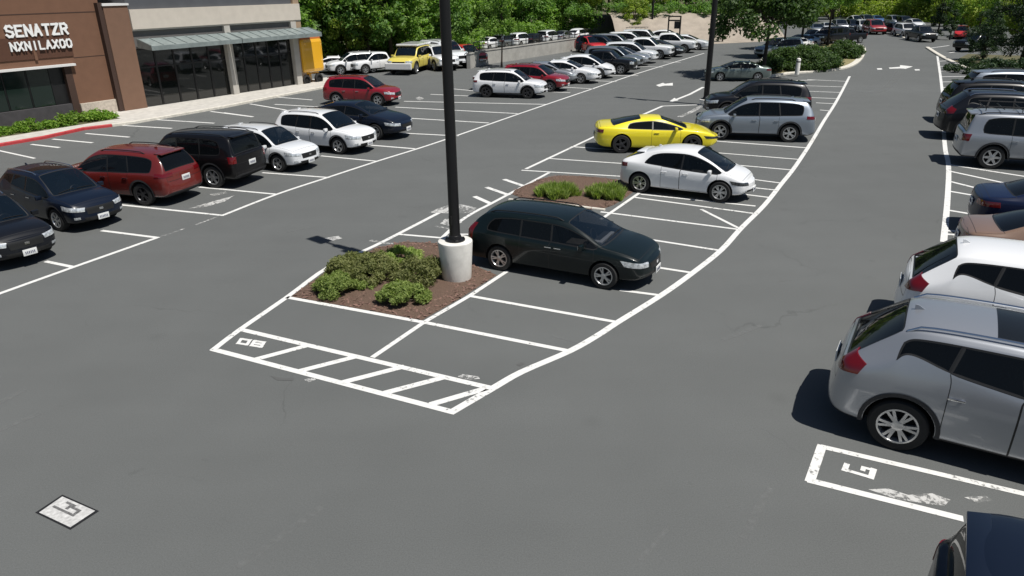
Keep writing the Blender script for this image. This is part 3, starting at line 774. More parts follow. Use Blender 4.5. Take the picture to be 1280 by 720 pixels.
# --- one-box hatchback
build_kind('hatch', dict(L=4.25, H=1.58, w=.89, zb=.20, r=.345, axles=(-1.32, 1.38), crease=.4, fine=True, cols=[
    (-2.10, -2.10, .74, .30, .98, 1.03, 0, 0, 0, .12),
    (-2.00, -2.02, .84, .24, 1.02, 1.10, 0, 0, 0, .08),
    (-1.80, -1.72, .885, .21, 1.04, 1.22, 2, .64, -.04, 0),
    (-1.50, -1.28, .89, .20, 1.04, 1.37, 1, .58, -.03, 0),
    (-1.25, -1.00, .89, .20, 1.02, 1.46, 1, .59, 0, 0),
    (-.62, -.55, .89, .19, .98, 1.56, 1, .61, 0, 0),
    (.10, .12, .89, .19, .93, 1.58, 1, .61, 0, 0),
    (.42, .44, .89, .19, .91, 1.54, 1, .60, .04, 0),
    (.90, .94, .89, .19, .90, 1.30, 2, .64, .09, 0),
    (1.26, 1.44, .885, .20, .90, 1.00, 0, 0, .14, 0),
    (1.62, 1.66, .87, .21, .87, .95, 0, 0, .08, 0),
    (1.88, 1.88, .83, .22, .80, .87, 0, 0, .04, 0),
    (2.06, 2.06, .75, .25, .71, .77, 0, 0, .02, .05),
    (2.14, 2.12, .60, .30, .64, .69, 0, 0, 0, .08)],
    top={1: S_REAR, 2: S_REAR, 7: S_WIND, 8: S_WIND}, side={4: S_SR, 5: S_SR, 6: S_SF, 7: S_SF, 8: S_SF},
    low={5: S_DR, 6: S_DF, 7: S_DF, 8: S_DF}, hood={9: S_HOOD, 10: S_HOOD, 11: S_HOOD}, capbow=(.07, .14),
    handle_z=.82, hx=(.22, -.50), mirror=(1.02, .92), plate=(.38, .72), wiper=(1.46, 1.3), fin=-.9, spokes=6,
    spoiler=(-1.45, .50, 1.52, .30),
    patches=[('headlight', [(2.10, .36, .56), (1.74, .84, .62), (1.66, .84, .74), (2.08, .36, .65)], rad(42), M['lampdark'], dict(off=.008, nu=10)),
             ('lower_grille', [(-.45, .32), (.45, .32), (.5, .42), (-.5, .42)], 0, M['blacktrim'], dict(mirror=False)),
             ('taillight', [(-2.06, .52, .84), (-1.78, .86, .88), (-1.80, .86, 1.0), (-2.04, .56, .99)], rad(180 - 48), M['taildark'], dict(off=.010, nu=10))]))
# --- low sports coupe
build_kind('coupe', dict(L=4.6, H=1.32, w=.94, zb=.17, r=.345, axles=(-1.34, 1.34), crease=.55, fine=True, tw=.26, cols=[
    (-2.28, -2.28, .76, .30, .90, .94, 0, 0, 0, .06),
    (-2.18, -2.20, .88, .22, .95, 1.01, 0, 0, 0, .04),
    (-1.90, -1.90, .94, .18, .965, 1.04, 0, 0, -.03, 0),
    (-1.50, -1.62, .955, .17, .95, 1.06, 0, 0, -.10, 0),
    (-1.15, -1.05, .94, .17, .92, 1.20, 2, .60, -.06, 0),
    (-.78, -.58, .935, .16, .90, 1.29, 1, .52, -.03, 0),
    (-.15, -.15, .93, .16, .88, 1.32, 1, .54, 0, 0),
    (.12, .14, .93, .16, .875, 1.29, 1, .54, .03, 0),
    (.52, .58, .93, .16, .87, 1.12, 2, .60, .09, 0),
    (.86, 1.06, .935, .17, .87, .93, 0, 0, .13, 0),
    (1.38, 1.42, .945, .18, .85, .90, 0, 0, .05, 0),
    (1.88, 1.88, .90, .18, .77, .82, 0, 0, .03, 0),
    (2.16, 2.16, .82, .20, .67, .71, 0, 0, .02, .05),
    (2.30, 2.28, .62, .26, .58, .62, 0, 0, 0, .08)],
    top={3: S_REAR, 4: S_REAR, 7: S_WIND, 8: S_WIND}, side={4: S_QT, 5: S_QT, 6: S_SF, 7: S_SF, 8: S_SF},
    low={6: S_DF, 7: S_DF, 8: S_DF}, hood={9: S_HOOD, 10: S_HOOD, 11: S_HOOD, 1: S_TRUNK, 2: S_TRUNK}, capbow=(.06, .14),
    handle_z=.78, hx=(-.02, 0), mirror=(.68, .87), plate=(None, .60), wiper=(1.10, 1.0), spokes=5, style='single',
    patches=[('headlight', [(2.26, .38, .50), (1.84, .88, .56), (1.74, .88, .66), (2.24, .40, .58)], rad(42), M['lampdark'], dict(off=.008, nu=10)),
             ('grille', [(-.42, .42), (.42, .42), (.42, .54), (-.42, .54)], 0, M['blacktrim'], dict(mirror=False)),
             ('lower_grille', [(-.5, .26), (.5, .26), (.55, .34), (-.55, .34)], 0, M['blacktrim'], dict(mirror=False)),
             ('taillight', [(-2.24, .34, .76), (-2.02, .88, .78), (-2.02, .88, .90), (-2.24, .34, .89)], rad(180 - 35), M['taildark'], dict(off=.010, nu=10))]))
# --- pickup truck
build_kind('pickup', dict(L=5.4, H=1.82, w=.97, zb=.34, r=.40, axles=(-1.70, 1.72), crease=.4, cols=[
    (-2.70, -2.70, .90, .46, 1.16, 1.17, 0, 0, 0, .0),
    (-2.62, -2.62, .95, .38, 1.17, 1.19, 0, 0, 0, .0),
    (-1.60, -1.60, .965, .36, 1.17, 1.19, 0, 0, 0, 0),
    (-.95, -.92, .97, .35, 1.17, 1.20, 0, 0, 0, 0),
    (-.86, -.84, .97, .35, 1.17, 1.50, 2, .78, 0, 0),
    (-.78, -.74, .97, .34, 1.17, 1.78, 1, .70, 0, 0),
    (.30, .30, .97, .34, 1.13, 1.84, 1, .72, 0, 0),
    (.72, .70, .97, .34, 1.12, 1.79, 1, .70, .03, 0),
    (1.02, 1.04, .97, .34, 1.12, 1.50, 2, .74, .05, 0),
    (1.24, 1.36, .97, .34, 1.12, 1.22, 0, 0, .06, 0),
    (1.85, 1.85, .965, .35, 1.11, 1.20, 0, 0, .03, 0),
    (2.40, 2.40, .95, .36, 1.07, 1.16, 0, 0, .02, 0),
    (2.60, 2.60, .91, .38, 1.02, 1.09, 0, 0, .01, .02),
    (2.70, 2.68, .84, .44, .94, 1.0, 0, 0, 0, .03)],
    top={3: S_REAR, 4: S_REAR, 7: S_WIND, 8: S_WIND}, side={5: S_SR, 6: S_SF, 7: S_SF, 8: S_SF},
    low={5: S_DR, 6: S_DF, 7: S_DF, 8: S_DF}, hood={9: S_HOOD, 10: S_HOOD, 11: S_HOOD}, capbow=(.02, .05), clad=True,
    cutboxes=[((-1.78, 0, 1.15), (1.62, 1.60, .9))],
    handle_z=1.0, hx=(.42, -.62), mirror=(1.06, 1.13), plate=(.52, .62), wiper=(1.36, 1.3), spokes=6, style='single', arch_trim=True,
    patches=[('headlight', [(2.68, .60, .78), (2.46, .94, .80), (2.46, .94, .99), (2.68, .60, .98)], rad(30), M['lampglass'], dict(off=.008)),
             ('grille', [(-.58, .66), (.58, .66), (.58, .96), (-.58, .96)], 0, M['blacktrim'], dict(mirror=False)),
             ('lower_grille', [(-.6, .48), (.6, .48), (.6, .56), (-.6, .56)], 0, M['chrome'], dict(mirror=False)),
             ('taillight', [(-2.68, .82, .82), (-2.56, .95, .82), (-2.56, .95, 1.12), (-2.68, .82, 1.12)], rad(180 - 45), M['tail'], dict(off=.010))]))
# ------------------------------------------------------------------ ground and paving
def sheet(name, pts, z, m, **kw):
    bm = bmesh.new(); vs = [bm.verts.new((p[0], p[1], z)) for p in pts]; f = bm.faces.new(vs)
    if f.normal.z < 0: f.normal_flip()
    bmesh.ops.triangulate(bm, faces=[f]) if len(pts) > 4 else None
    return tag(bm_obj(name, bm, m, smooth='keep'), **kw)
def W(*ps): return [at(*p) for p in ps]
sheet('ground', [(-900, -300), (900, -300), (900, 1500), (-900, 1500)], -.02, M['soil'], kind='structure')
lot = [(-60, -40), (140, -40), (170, 175), (62, 165), (40, 118), (35.5, 101.5), (19, 100.4)] + [(p.x, p.y) for p in W((735, 57.5), (600, 80.5), (592, 78), (420, 81.5), (340, 87))] + [(-60, 80)]
sheet('car_park', lot, 0, M['asphalt'], kind='structure')

# ------------------------------------------------------------------ painted markings (one sheet a few mm above the asphalt)
class Marks:
    def __init__(s): s.bm = bmesh.new(); s.k = 0
    def quad(s, a, b, c, d):
        s.k += 1; z = .004 + (s.k % 8) * .0004
        f = s.bm.faces.new([s.bm.verts.new((p.x, p.y, z)) for p in (a, b, c, d)])
        f.normal_update()
        if f.normal.z < 0: f.normal_flip()
    def line(s, ps, w=.115):
        P = W(*ps); w = w * (1.2 if max(q[1] for q in ps) > 190 else 1.55)
        # smooth long polylines
        if len(P) > 4:
            Q = []
            for i in range(len(P) - 1):
                p0 = P[max(0, i - 1)]; p1 = P[i]; p2 = P[i + 1]; p3 = P[min(len(P) - 1, i + 2)]
                for t in (0, .25, .5, .75):
                    Q.append(.5 * ((2 * p1) + (p2 - p0) * t + (2 * p0 - 5 * p1 + 4 * p2 - p3) * t * t + (3 * p1 - p0 - 3 * p2 + p3) * t ** 3))
            P = Q + [P[-1]]
        s.k += 1; z = .004 + (s.k % 8) * .0004
        L = []
        for i, p in enumerate(P):
            d = (P[min(i + 1, len(P) - 1)] - P[max(i - 1, 0)]).normalized(); n = Vector((-d.y, d.x, 0)) * w / 2
            ext = d * (w * .3) * (-1 if i == 0 else 1 if i == len(P) - 1 else 0)
            L.append((s.bm.verts.new((p + ext + n).xy.to_3d() + Vector((0, 0, z))), s.bm.verts.new((p + ext - n).xy.to_3d() + Vector((0, 0, z)))))
        for a, b in zip(L, L[1:]): s.bm.faces.new((a[1], b[1], b[0], a[0]))
    def poly(s, ps):
        s.k += 1; z = .005 + (s.k % 8) * .0004
        f = s.bm.faces.new([s.bm.verts.new((p.x, p.y, z)) for p in W(*ps)]); f.normal_update()
        if f.normal.z < 0: f.normal_flip()
    def done(s, name, m): return tag(bm_obj(name, s.bm, m, smooth='keep'), kind='structure')
k = Marks()
CURVE = [(565, 515), (615, 486), (652, 465), (712, 439), (747.5, 419), (772, 403), (826.7, 369), (866, 341), (901.7, 312.5), (926.7, 285), (955, 257), (976.7, 230), (993, 209.6), (1014, 178), (1030, 151), (1043, 131), (1053, 113), (1062, 95.5)]
k.line(CURVE, .14)
k.line([(267, 437), (300, 412), (358, 372), (412, 333), (467, 308), (520, 281), (552, 264.5), (562, 261)], .12)
k.line([(267, 437), (565, 515)], .12); k.line([(303, 412.5), (617, 486)], .12)
for a, b in (((320.7, 449), (381, 433)), ((374.4, 464), (443, 446.5)), ((430, 477.7), (503, 459)), ((480, 491.5), (555, 471.8)), ((540.7, 505), (611, 484.6))): k.line([a, b], .13)
k.line([(360, 372), (530, 403), (712, 439)], .11); k.line([(466.8, 446), (530, 403), (587, 370), (634, 339)], .10)
for a, b in (((587, 370), (772, 403)), ((776.7, 363), (826.7, 369.5)), ((780, 328), (864, 341)), ((770, 293), (898, 313)), ((752, 265), (922.5, 286.7)),
             ((795, 247), (941, 266.7)), ((802, 243), (943, 257.5)), ((930, 243), (962, 247)), ((935, 234), (968, 237.5)), ((938, 224), (976.7, 229)),
             ((915, 206), (989, 212.5)), ((895, 191), (1000, 199.5)), ((896, 176.5), (1011, 185)), ((1026, 137.6), (1036, 138.5)), ((1021, 128.6), (1043, 129.7)),
             ((1013, 122), (1047, 123.3)), ((1006, 114), (1050, 115.6)), ((1001, 107), (1055, 108.7)), ((1010, 99.6), (1060, 101.8)),
             ((653, 213), (792, 221.5)), ((684, 198), (784, 204.8)), ((715, 183.4), (765, 187)), ((877, 262), (922, 284.6)), ((751.7, 274), (799.6, 241))): k.line([a, b], .10)
k.line([(658, 211), (747, 169)], .12); k.line([(747, 169), (800, 145), (828, 132.7)], .12)
k.line([(828, 132.7), (875, 131)], .12); k.line([(955, 102), (1018, 100)], .14)
k.line([(500, 293), (594, 301)], .10); k.line([(571, 293), (597, 293)], .10)
k.line([(553, 297), (576, 276), (599, 262), (613, 255), (686, 216)], .11)
for a, b in (((594, 246), (613, 254.5)), ((609, 234.5), (635, 243.6)), ((631, 224.6), (653, 232))): k.line([a, b], .16)
# left row
k.line([(-30, 379), (0, 367), (92, 334), (197, 297)], .12)
k.line([(278, 269.5), (346, 243), (411, 221.5), (472, 201.5), (522, 186), (567, 171), (650, 142), (740, 111.3), (800, 91), (880, 66.7)], .12)
for a, b in (((128, 288.4), (196, 297)), ((58, 327), (92, 334)), ((149.8, 256), (278, 269.3)), ((250, 234), (346, 243)), ((329, 216), (411, 222)), ((402, 195), (471, 201.7)),
             ((465, 181.7), (517.5, 186)), ((505, 166.6), (572, 170)), ((566.7, 151), (610, 153.7)), ((511, 147.8), (566, 151)), ((495, 134), (646, 142)), ((506, 126.7), (682, 130.5)),
             ((539, 118), (600, 120.6)), ((564, 111), (592, 113.5)), ((690, 115), (712, 116)), ((704, 109), (742, 111.2)), ((745, 101), (770, 102)), ((763, 94.4), (797, 94.6)), ((800, 83), (828, 84)), ((830, 77.5), (850, 78)),
             # along the building
             ((-30, 182), (43, 198)), ((40, 180.6), (73.6, 184.5)), ((66.7, 174), (115, 178.5)), ((108, 167), (161, 171.5)), ((147, 156.4), (214, 160.5)), ((194, 149.5), (267, 154)), ((264, 139.4), (315, 146)),
             ((280, 141), (316, 146)), ((313, 130), (360, 138)), ((344, 130.5), (416, 134.7)), ((349, 121.7), (390, 125))): k.line([a, b], .11)
# right row
k.line([(1171.7, 70), (1177.7, 113), (1180.5, 176.7), (1185.5, 206), (1184.5, 247), (1179.5, 302)], .15)
for a, b in (((1187, 206), (1290, 222)), ((1187, 214), (1275, 233)), ((1186.7, 226.7), (1232, 238)), ((1186, 239), (1225, 245.7)), ((1186, 263), (1222, 269)), ((1185, 288.5), (1200, 289.5)), ((1185, 293), (1200, 294)),
             ((1173, 76.7), (1184, 76)), ((1173.6, 83), (1193, 82.6)), ((1175, 89), (1207, 88.5)), ((1176, 96), (1215, 95.3)), ((1177, 102.5), (1211, 102)), ((1178, 109.5), (1205, 109.3)),
             ((1164, 60), (1186, 57)), ((1187, 66), (1213, 62))): k.line([a, b], .13)
# arrows on the lanes
k.poly([(1111, 84.6), (1125, 83.6), (1125, 81.5), (1141, 83.2), (1132, 86.2), (1126, 85.6), (1112, 86)])
k.poly([(1096, 85.5), (1102, 85.3), (1103, 86.9), (1097, 87.2)]); k.poly([(1143, 86.7), (1149, 86.5), (1150, 88), (1144, 88.2)])
k.poly([(820, 106.5), (829, 103.5), (831, 104.8), (841, 103.6), (841, 107), (831, 107), (824, 108.4)])
k.line([(839, 127), (862, 118), (879, 109)], .14); k.poly([(836, 127.4), (843, 122.4), (848, 125.6)])
# near right bay outline
k.line([(1300, 622), (1280, 617.5), (1029, 559)], .10); k.line([(1027, 558.5), (1012.5, 601)], .12); k.line([(1012.5, 601), (1200, 648)], .11)
k.done('parking_lines', M['line'])
# painted characters lying on the asphalt (bay numbers)
k = Marks()
def on_ground(origin, ex, ey, strokes, w):
    for st in strokes:
        for (x0, y0), (x1, y1) in zip(st, st[1:]):
            a = origin + ex * x0 + ey * y0; b = origin + ex * x1 + ey * y1; d = (b - a).normalized(); n = Vector((-d.y, d.x, 0)) * w / 2; e = d * w / 2
            k.quad(a - e - n, b + e - n, b + e + n, a - e + n)
k.line([(1058.5, 580.5), (1055.5, 588)], .07); k.line([(1055, 587), (1089, 597)], .06); k.line([(1088.5, 597.5), (1092, 587)], .075); k.line([(1092, 588), (1079, 584.5)], .05); k.line([(1079.5, 584.5), (1078.4, 588)], .06)
o8 = at(296, 429); ex = at(328, 434) - o8; ey = at(300, 423.5) - o8
on_ground(o8, ex, ey, [[(.05, 0), (.40, 0), (.40, 1), (.05, 1), (.05, 0)], [(.58, 0), (.95, 0), (.95, 1), (.58, 1), (.58, 0)], [(.58, .5), (.95, .5)]], .075)
k.done('bay_numbers', M['line'])
k = Marks()
k.poly([(536, 266), (548, 260.5), (562, 256), (580, 256), (596, 260), (590, 266), (570, 267)]); k.poly([(550, 280), (556, 274), (572, 273), (578, 278), (566, 283)])
k.poly([(235, 261), (262, 253), (293, 244.5), (281, 252), (262, 257.5), (250, 260)]); k.poly([(262, 243), (282, 239.5), (284, 242), (266, 245)])
k.line([(200, 296), (215, 291.5), (230, 286)], .06); k.line([(245, 281), (272, 271)], .07); k.line([(464, 301), (482, 304), (522, 307)], .10); k.line([(507, 311), (524, 306)], .10); k.line([(545, 283), (560, 286)], .1)
k.poly([(405, 298), (423, 295), (428, 298), (416, 301)])
k.poly([(1085, 612), (1110, 611), (1135, 619), (1165, 617), (1188, 625), (1180, 633), (1150, 629), (1120, 624)]); k.poly([(1205, 622), (1232, 620), (1240, 626), (1222, 629)])
k.poly([(572, 471), (578, 468), (598, 471), (600, 474), (584, 475)]); k.poly([(380, 475), (392, 472), (395, 475), (386, 478)])
k.line([(880, 131), (862, 141), (850, 146)], .2); k.line([(907, 120), (925, 110), (938, 102)], .14)
k.poly([(519, 123), (524, 120.5), (530, 123), (525, 126)])
k.done('faded_markings', M['line_worn'])
k = Marks()
for ps, w_ in (([(-20, 512), (0, 504), (28, 489)], .11), ([(-20, 545), (0, 538), (48, 518)], .10), ([(300, 708), (350, 672), (400, 636)], .10), ([(930, 672), (950, 630), (962, 612)], .10), ([(360, 290), (392, 284)], .1),
               ([(905, 425), (950, 408)], .1), ([(1060, 112), (1085, 116), (1105, 112), (1118, 100), (1124, 90)], .35), ([(690, 420), (720, 428)], .06), ([(800, 700), (835, 660)], .05)): k.line(ps, w_)
k.done('tyre_scuffs', M['faint'])
# stencilled plate at lower left
b = bmesh.new(); P4 = W((44, 641), (78, 618.5), (124, 639), (88, 662.5))
for pts, z, mi in ((P4, .004, 0), (W((49, 641), (78, 621), (119, 639), (88, 659.5)), .007, 1)):
    f = b.faces.new([b.verts.new((p.x, p.y, z)) for p in pts]); f.material_index = mi; f.normal_update(); (f.normal_flip() if f.normal.z < 0 else None)
o1 = at(49, 641); ex = at(78, 621) - o1; ey = at(88, 659.5) - o1
for (x0, y0, x1, y1) in ((.42, .10, .52, .78), (.52, .70, .80, .78), (.70, .40, .80, .70), (.58, .40, .70, .48), (.80, .25, .90, .55)):
    c = [o1 + ex * x + ey * y for x, y in ((x0, y0), (x1, y0), (x1, y1), (x0, y1))]
    f = b.faces.new([b.verts.new((p.x, p.y, .0095)) for p in c]); f.material_index = 2; f.normal_update(); (f.normal_flip() if f.normal.z < 0 else None)
tag(bm_obj('painted_stencil', b, [M['tar'], mat('stencil_white', (.48, .48, .47), .8, noise=(18, .25, 6)), mat('grey_stencil', (.12, .12, .12), .8, noise=(30, .4, 4))], smooth='keep'),
    'worn white stencil square with a dark border and grey figure on the asphalt', 'pavement marking')
# tar patches
k = Marks()
k.poly([(338, 470), (352, 473), (368, 473.5), (366, 476), (346, 475.5)]); k.poly([(645, 456), (652, 453), (656, 455), (650, 458)])
k.done('tar_patches', mat('tar_patch', (.088, .090, .089), .85))

# ------------------------------------------------------------------ kerbs, islands
def kerbstrip(name, pts, w_, h, m, closed=False, **kw):
    bm = bmesh.new(); n = len(pts); rows = []
    for i, p in enumerate(pts):
        a = pts[(i - 1) % n] if closed or i else p; c = pts[(i + 1) % n] if closed or i < n - 1 else p
        d = (c - a).normalized(); nn = Vector((-d.y, d.x, 0)) * w_ / 2; up = Vector((0, 0, h)); be = .03
        rows.append([bm.verts.new(v) for v in (p + nn - Vector((0, 0, .05)), p + nn + up - Vector((0, 0, be)), p + nn * .8 + up, p - nn * .8 + up, p - nn + up - Vector((0, 0, be)), p - nn - Vector((0, 0, .05)))])
    for i in range(n if closed else n - 1):
        a, b_ = rows[i], rows[(i + 1) % n]
        for j in range(5): bm.faces.new((a[j], a[j + 1], b_[j + 1], b_[j]))
    if not closed: bm.faces.new(rows[0]); bm.faces.new(rows[-1][::-1])
    return tag(bm_obj(name, bm, m), **kw)
def smoothline(P, closed=False, n_=5):
    Q = []; n = len(P)
    for i in range(n if closed else n - 1):
        g = lambda j: P[j % n] if closed else P[max(0, min(n - 1, j))]
        p0, p1, p2, p3 = g(i - 1), g(i), g(i + 1), g(i + 2)
        for q in range(n_):
            t = q / n_; Q.append(.5 * ((2 * p1) + (p2 - p0) * t + (2 * p0 - 5 * p1 + 4 * p2 - p3) * t * t + (3 * p1 - p0 - 3 * p2 + p3) * t ** 3))
    return Q if closed else Q + [P[-1]]
def mound(name, poly, h, m, chips=0, **kw):
    bm = bmesh.new(); c = sum(poly, Vector()) / len(poly); rings = []
    for fr, z in ((1, .004), (.93, h * .55), (.7, h * .9), (.35, h)):
        rings.append([bm.verts.new(c + (p - c) * fr + Vector((random.uniform(-.02, .02), random.uniform(-.02, .02), z * random.uniform(.8, 1.2)))) for p in poly])
    for a, b_ in zip(rings, rings[1:]):
        for i in range(len(poly)): bm.faces.new((a[i], a[(i + 1) % len(poly)], b_[(i + 1) % len(poly)], b_[i]))
    bm.faces.new(rings[-1])
    o = tag(bm_obj(name, bm, m, smooth=True), **kw); return o
def inpoly(p, poly):
    r = False; n = len(poly)
    for i in range(n):
        a, b_ = poly[i], poly[(i + 1) % n]
        if (a.y > p.y) != (b_.y > p.y) and p.x < (b_.x - a.x) * (p.y - a.y) / (b_.y - a.y) + a.x: r = not r
    return r
def chips(name, poly, n, z, size=.05):
    vs, fs = [], []
    xs = [p.x for p in poly]; ys = [p.y for p in poly]; c = 0
    while c < n:
        p = Vector((random.uniform(min(xs), max(xs)), random.uniform(min(ys), max(ys)), z))
        if not inpoly(p, poly): continue
        c += 1; a = random.uniform(0, 6.28); l = size * random.uniform(.5, 1.3); w_ = l * .35; d = Vector((math.cos(a), math.sin(a), random.uniform(-.3, .4))); e = Vector((-d.y, d.x, random.uniform(-.3, .3)))
        q = len(vs); vs += [p - d * l - e * w_, p + d * l - e * w_, p + d * l + e * w_, p - d * l + e * w_]; fs.append((q, q + 1, q + 2, q + 3))
    me = bpy.data.meshes.new(name); me.from_pydata(vs, [], fs); return tag(link(name, me, M['chip']), kind='stuff')
isl1 = smoothline(W((364, 370.5), (445, 385), (528, 400.5), (575, 373), (621, 344), (596, 333), (575, 318), (545, 304), (505, 302), (470, 310), (415, 334)), True, 1)
mound('mulch_bed', isl1, .05, M['mulch'], kind='structure'); chips('wood_chips', isl1, 1500, .035)
isl2 = smoothline(W((640, 243), (668, 227), (700, 219.5), (760, 223), (797, 231), (790, 241), (752, 262), (700, 255)), True, 3)
mound('mulch_bed', isl2, .06, M['mulch'], kind='structure'); chips('wood_chips', isl2, 1200, .04)
kerbstrip('flat_kerb', W((636, 250), (700, 256), (756, 263)), .13, .05, M['concrete_kerb'], kind='structure')
k3 = smoothline(W((952, 96), (985, 92.6), (1020, 90), (1050, 86.5), (1066, 81), (1075, 73), (1079, 63), (1074, 57.5), (1055, 54.5), (1010, 56), (968, 66), (953, 78)), True, 4)
kerbstrip('kerb', k3, .5, .14, M['concrete_kerb'], True, kind='structure')
mound('planted_island', [p * 1 for p in k3], .16, M['dry'], kind='structure')
# right-hand island
k4 = smoothline(W((1159, 60), (1173, 69), (1190, 78), (1222, 91), (1262, 95)), False, 4)
kerbstrip('kerb', k4, .4, .13, M['concrete_kerb'], kind='structure')
sheet('planting_strip', [k4[i] for i in range(8, len(k4))] + W((1320, 96), (1330, 72), (1210, 68)), .05, M['soil'], kind='structure')
k5 = smoothline(W((1106, 27), (1110, 35), (1120, 43), (1135.6, 49.5), (1153, 52)), False, 4)
kerbstrip('kerb', k5, .35, .12, M['concrete_kerb'], kind='structure')
# dirt verge and bank at the back
sheet('verge', W((735, 57), (818, 59), (892, 55), (955, 52), (966, 41), (735, 41)), .004, M['bankdirt'], kind='structure')
bm = bmesh.new(); nx = 40; g = []
for i in range(nx + 1):
    x = 14.5 + 22.5 * i / nx; row = []
    for (y, z) in ((101.6, -.03), (102.6, .35), (104.4, 1.1), (107.0, 2.2), (109.2, 2.9), (113, 3.05), (190, 3.2)):
        row.append(bm.verts.new((x, y + random.uniform(-.25, .25) + (1.2 * max(0, x - 40) * .4), z + (random.uniform(-.12, .12) if z > .1 else 0))))
    g.append(row)
for a, b_ in zip(g, g[1:]):
    for j in range(6): bm.faces.new((a[j], b_[j], b_[j + 1], a[j + 1])).material_index = 0 if j < 5 else 1
tag(bm_obj('earth_bank', bm, [M['bankdirt'], M['soil']], smooth=True), kind='structure')
# retaining wall
def wallrun(name, ps, t, h, m, cap=None):
    root = empty(name, ps[0]); bm = bmesh.new(); cb = bmesh.new()
    for a, b_ in zip(ps, ps[1:]):
        d = b_ - a; mid = (a + b_) / 2 - ps[0]; box(bm, (mid.x, mid.y, h / 2 - .1), (d.length + .02, t, h + .2), math.atan2(d.y, d.x))
        box(cb, (mid.x, mid.y, h + .045), (d.length + .06, t + .10, .085), math.atan2(d.y, d.x))
    bm_obj('wall', bm, m, root); bm_obj('coping', cb, cap or m, root); return root
wl = W((586, 86), (600, 81.5), (640, 75.5), (690, 67.5), (737, 60))
tag(wallrun('retaining_wall', wl, .35, 1.25, M['wallcon']), 'low grey concrete retaining wall curving behind the second parking row', 'wall')
# railing over the wall
rr = empty('railing', wl[0] + Vector((0, 0, 0))); bm = bmesh.new()
for a, b_ in zip(wl, wl[1:]):
    a = a - wl[0]; b_ = b_ - wl[0]
    for z in (1.42, 1.75, 2.15): tube(bm, [a + Vector((0, 0, z)), b_ + Vector((0, 0, z))], .035, 6)
    n = int((b_ - a).length / 1.2)
    for i in range(n): p = a.lerp(b_, i / n); pb = bmesh.new(); tube(pb, [p + Vector((0, 0, 1.3)), p + Vector((0, 0, 2.2))], .04, 6); bm_obj('post', pb, M['blackmetal'], rr)
bm_obj('rail', bm, M['blackmetal'], rr); tag(rr, 'black metal railing standing on the curved retaining wall', 'railing')

# ------------------------------------------------------------------ foliage
def rnd_dir():
    z = random.uniform(-1, 1); a = random.uniform(0, 2 * math.pi); r = math.sqrt(1 - z * z); return Vector((r * math.cos(a), r * math.sin(a), z))
def leaf_mesh(name, clumps, per, size, m, flat=.5, blade=1.0, droop=0, up=0):
    """clumps: (centre, radius, weight)"""
    vs, fs = [], []
    for c, r, wgt in clumps:
        for _ in range(int(per * wgt)):
            d = rnd_dir(); p = c + Vector((d.x, d.y, d.z * .75)) * r * (random.random() ** .45)
            n = (d * .7 + rnd_dir() * .8 + Vector((0, 0, flat))).normalized()
            t = n.orthogonal().normalized(); t = (Matrix.Rotation(random.uniform(0, 6.28), 3, n) @ t)
            if up: t = (t * (1 - up) + Vector((d.x * .6, d.y * .6, 1)).normalized() * up).normalized(); 
            b_ = n.cross(t).normalized(); s = size * random.uniform(.6, 1.35)
            l = t * s * blade; w_ = b_ * s * (.5 / max(1, blade * .6))
            q = len(vs)
            vs += [p - l * .5, p + w_ * .55 + n * s * .08, p + l * .5, p - w_ * .55 + n * s * .08]; fs.append((q, q + 1, q + 2, q + 3))
    me = bpy.data.meshes.new(name); me.from_pydata(vs, [], fs); me.materials.append(m); return me
def crown_clumps(rx, rz, cz, n, rc, lump=.25, low=-1):
    out = []
    lobes = [(rnd_dir(), random.uniform(-lump, lump * 1.3)) for _ in range(9)]
    for _ in range(n):
        d = rnd_dir()
        if d.z < low: d.z = -d.z * .5
        k_ = 1 + sum(a * max(0, d.dot(l)) ** 3 for l, a in lobes)
        f_ = (random.random() ** .33) * .92
        out.append((Vector((d.x * rx * k_ * f_, d.y * rx * k_ * f_, cz + d.z * rz * k_ * f_)), rc * random.uniform(.6, 1.25), random.uniform(.6, 1.3)))
    return out
def trunk_mesh(name, h, r, crown, m, nl=9, lean=.015):
    bm = bmesh.new(); pts = []; n = 7
    for i in range(n + 1):
        t = i / n; pts.append(Vector((lean * h * t + .05 * math.sin(t * 5), .04 * math.cos(t * 4) - .04, h * t - .05)))
    tube(bm, pts, [r * (1.35 if i == 0 else 1.05 - .75 * i / n) for i in range(n + 1)], 9)
    for c, rr_, _ in random.sample(crown, min(nl, len(crown))):
        z = max(h * .45, min(h * .9, c.z * .75)); t = z / h; b_ = pts[min(n, int(t * n))]
        mid = b_.lerp(c, .5) + Vector((0, 0, .15 * (c - b_).length)); tube(bm, [b_, mid, c], [r * .45, r * .28, r * .08], 6)
    me = bpy.data.meshes.new(name); bm.to_mesh(me); bm.free(); me.polygons.foreach_set('use_smooth', [True] * len(me.polygons)); me.materials.append(m); return me
PT = {}
def tree_proto(key, rx, rz, cz, n, rc, per, size, lm, h, r, bark='bark', low=-1, lump=.25):
    cl = crown_clumps(rx, rz, cz, n, rc, lump, low)
    PT[key] = (leaf_mesh('crown', cl, per, size, M[lm]), trunk_mesh('trunk', h, r, cl, M[bark]))
def tree(key, p, s, name, label, group=None, cat='tree', crown='crown', rz=None):
    root = empty(name, p, random.uniform(0, 6.28) if rz is None else rz, s); tag(root, label, cat, group)
    for pn, me in ((crown, PT[key][0]), ('trunk', PT[key][1])):
        o = bpy.data.objects.new(pn, me); col.objects.link(o); o.parent = root
    return root
tree_proto('wood1', 3.3, 4.6, 5.0, 75, .95, 95, .40, 'leaf_a', 8, .2, low=-.95)
tree_proto('wood2', 3.6, 5.0, 5.4, 80, 1.0, 95, .42, 'leaf_b', 9, .22, low=-.95)
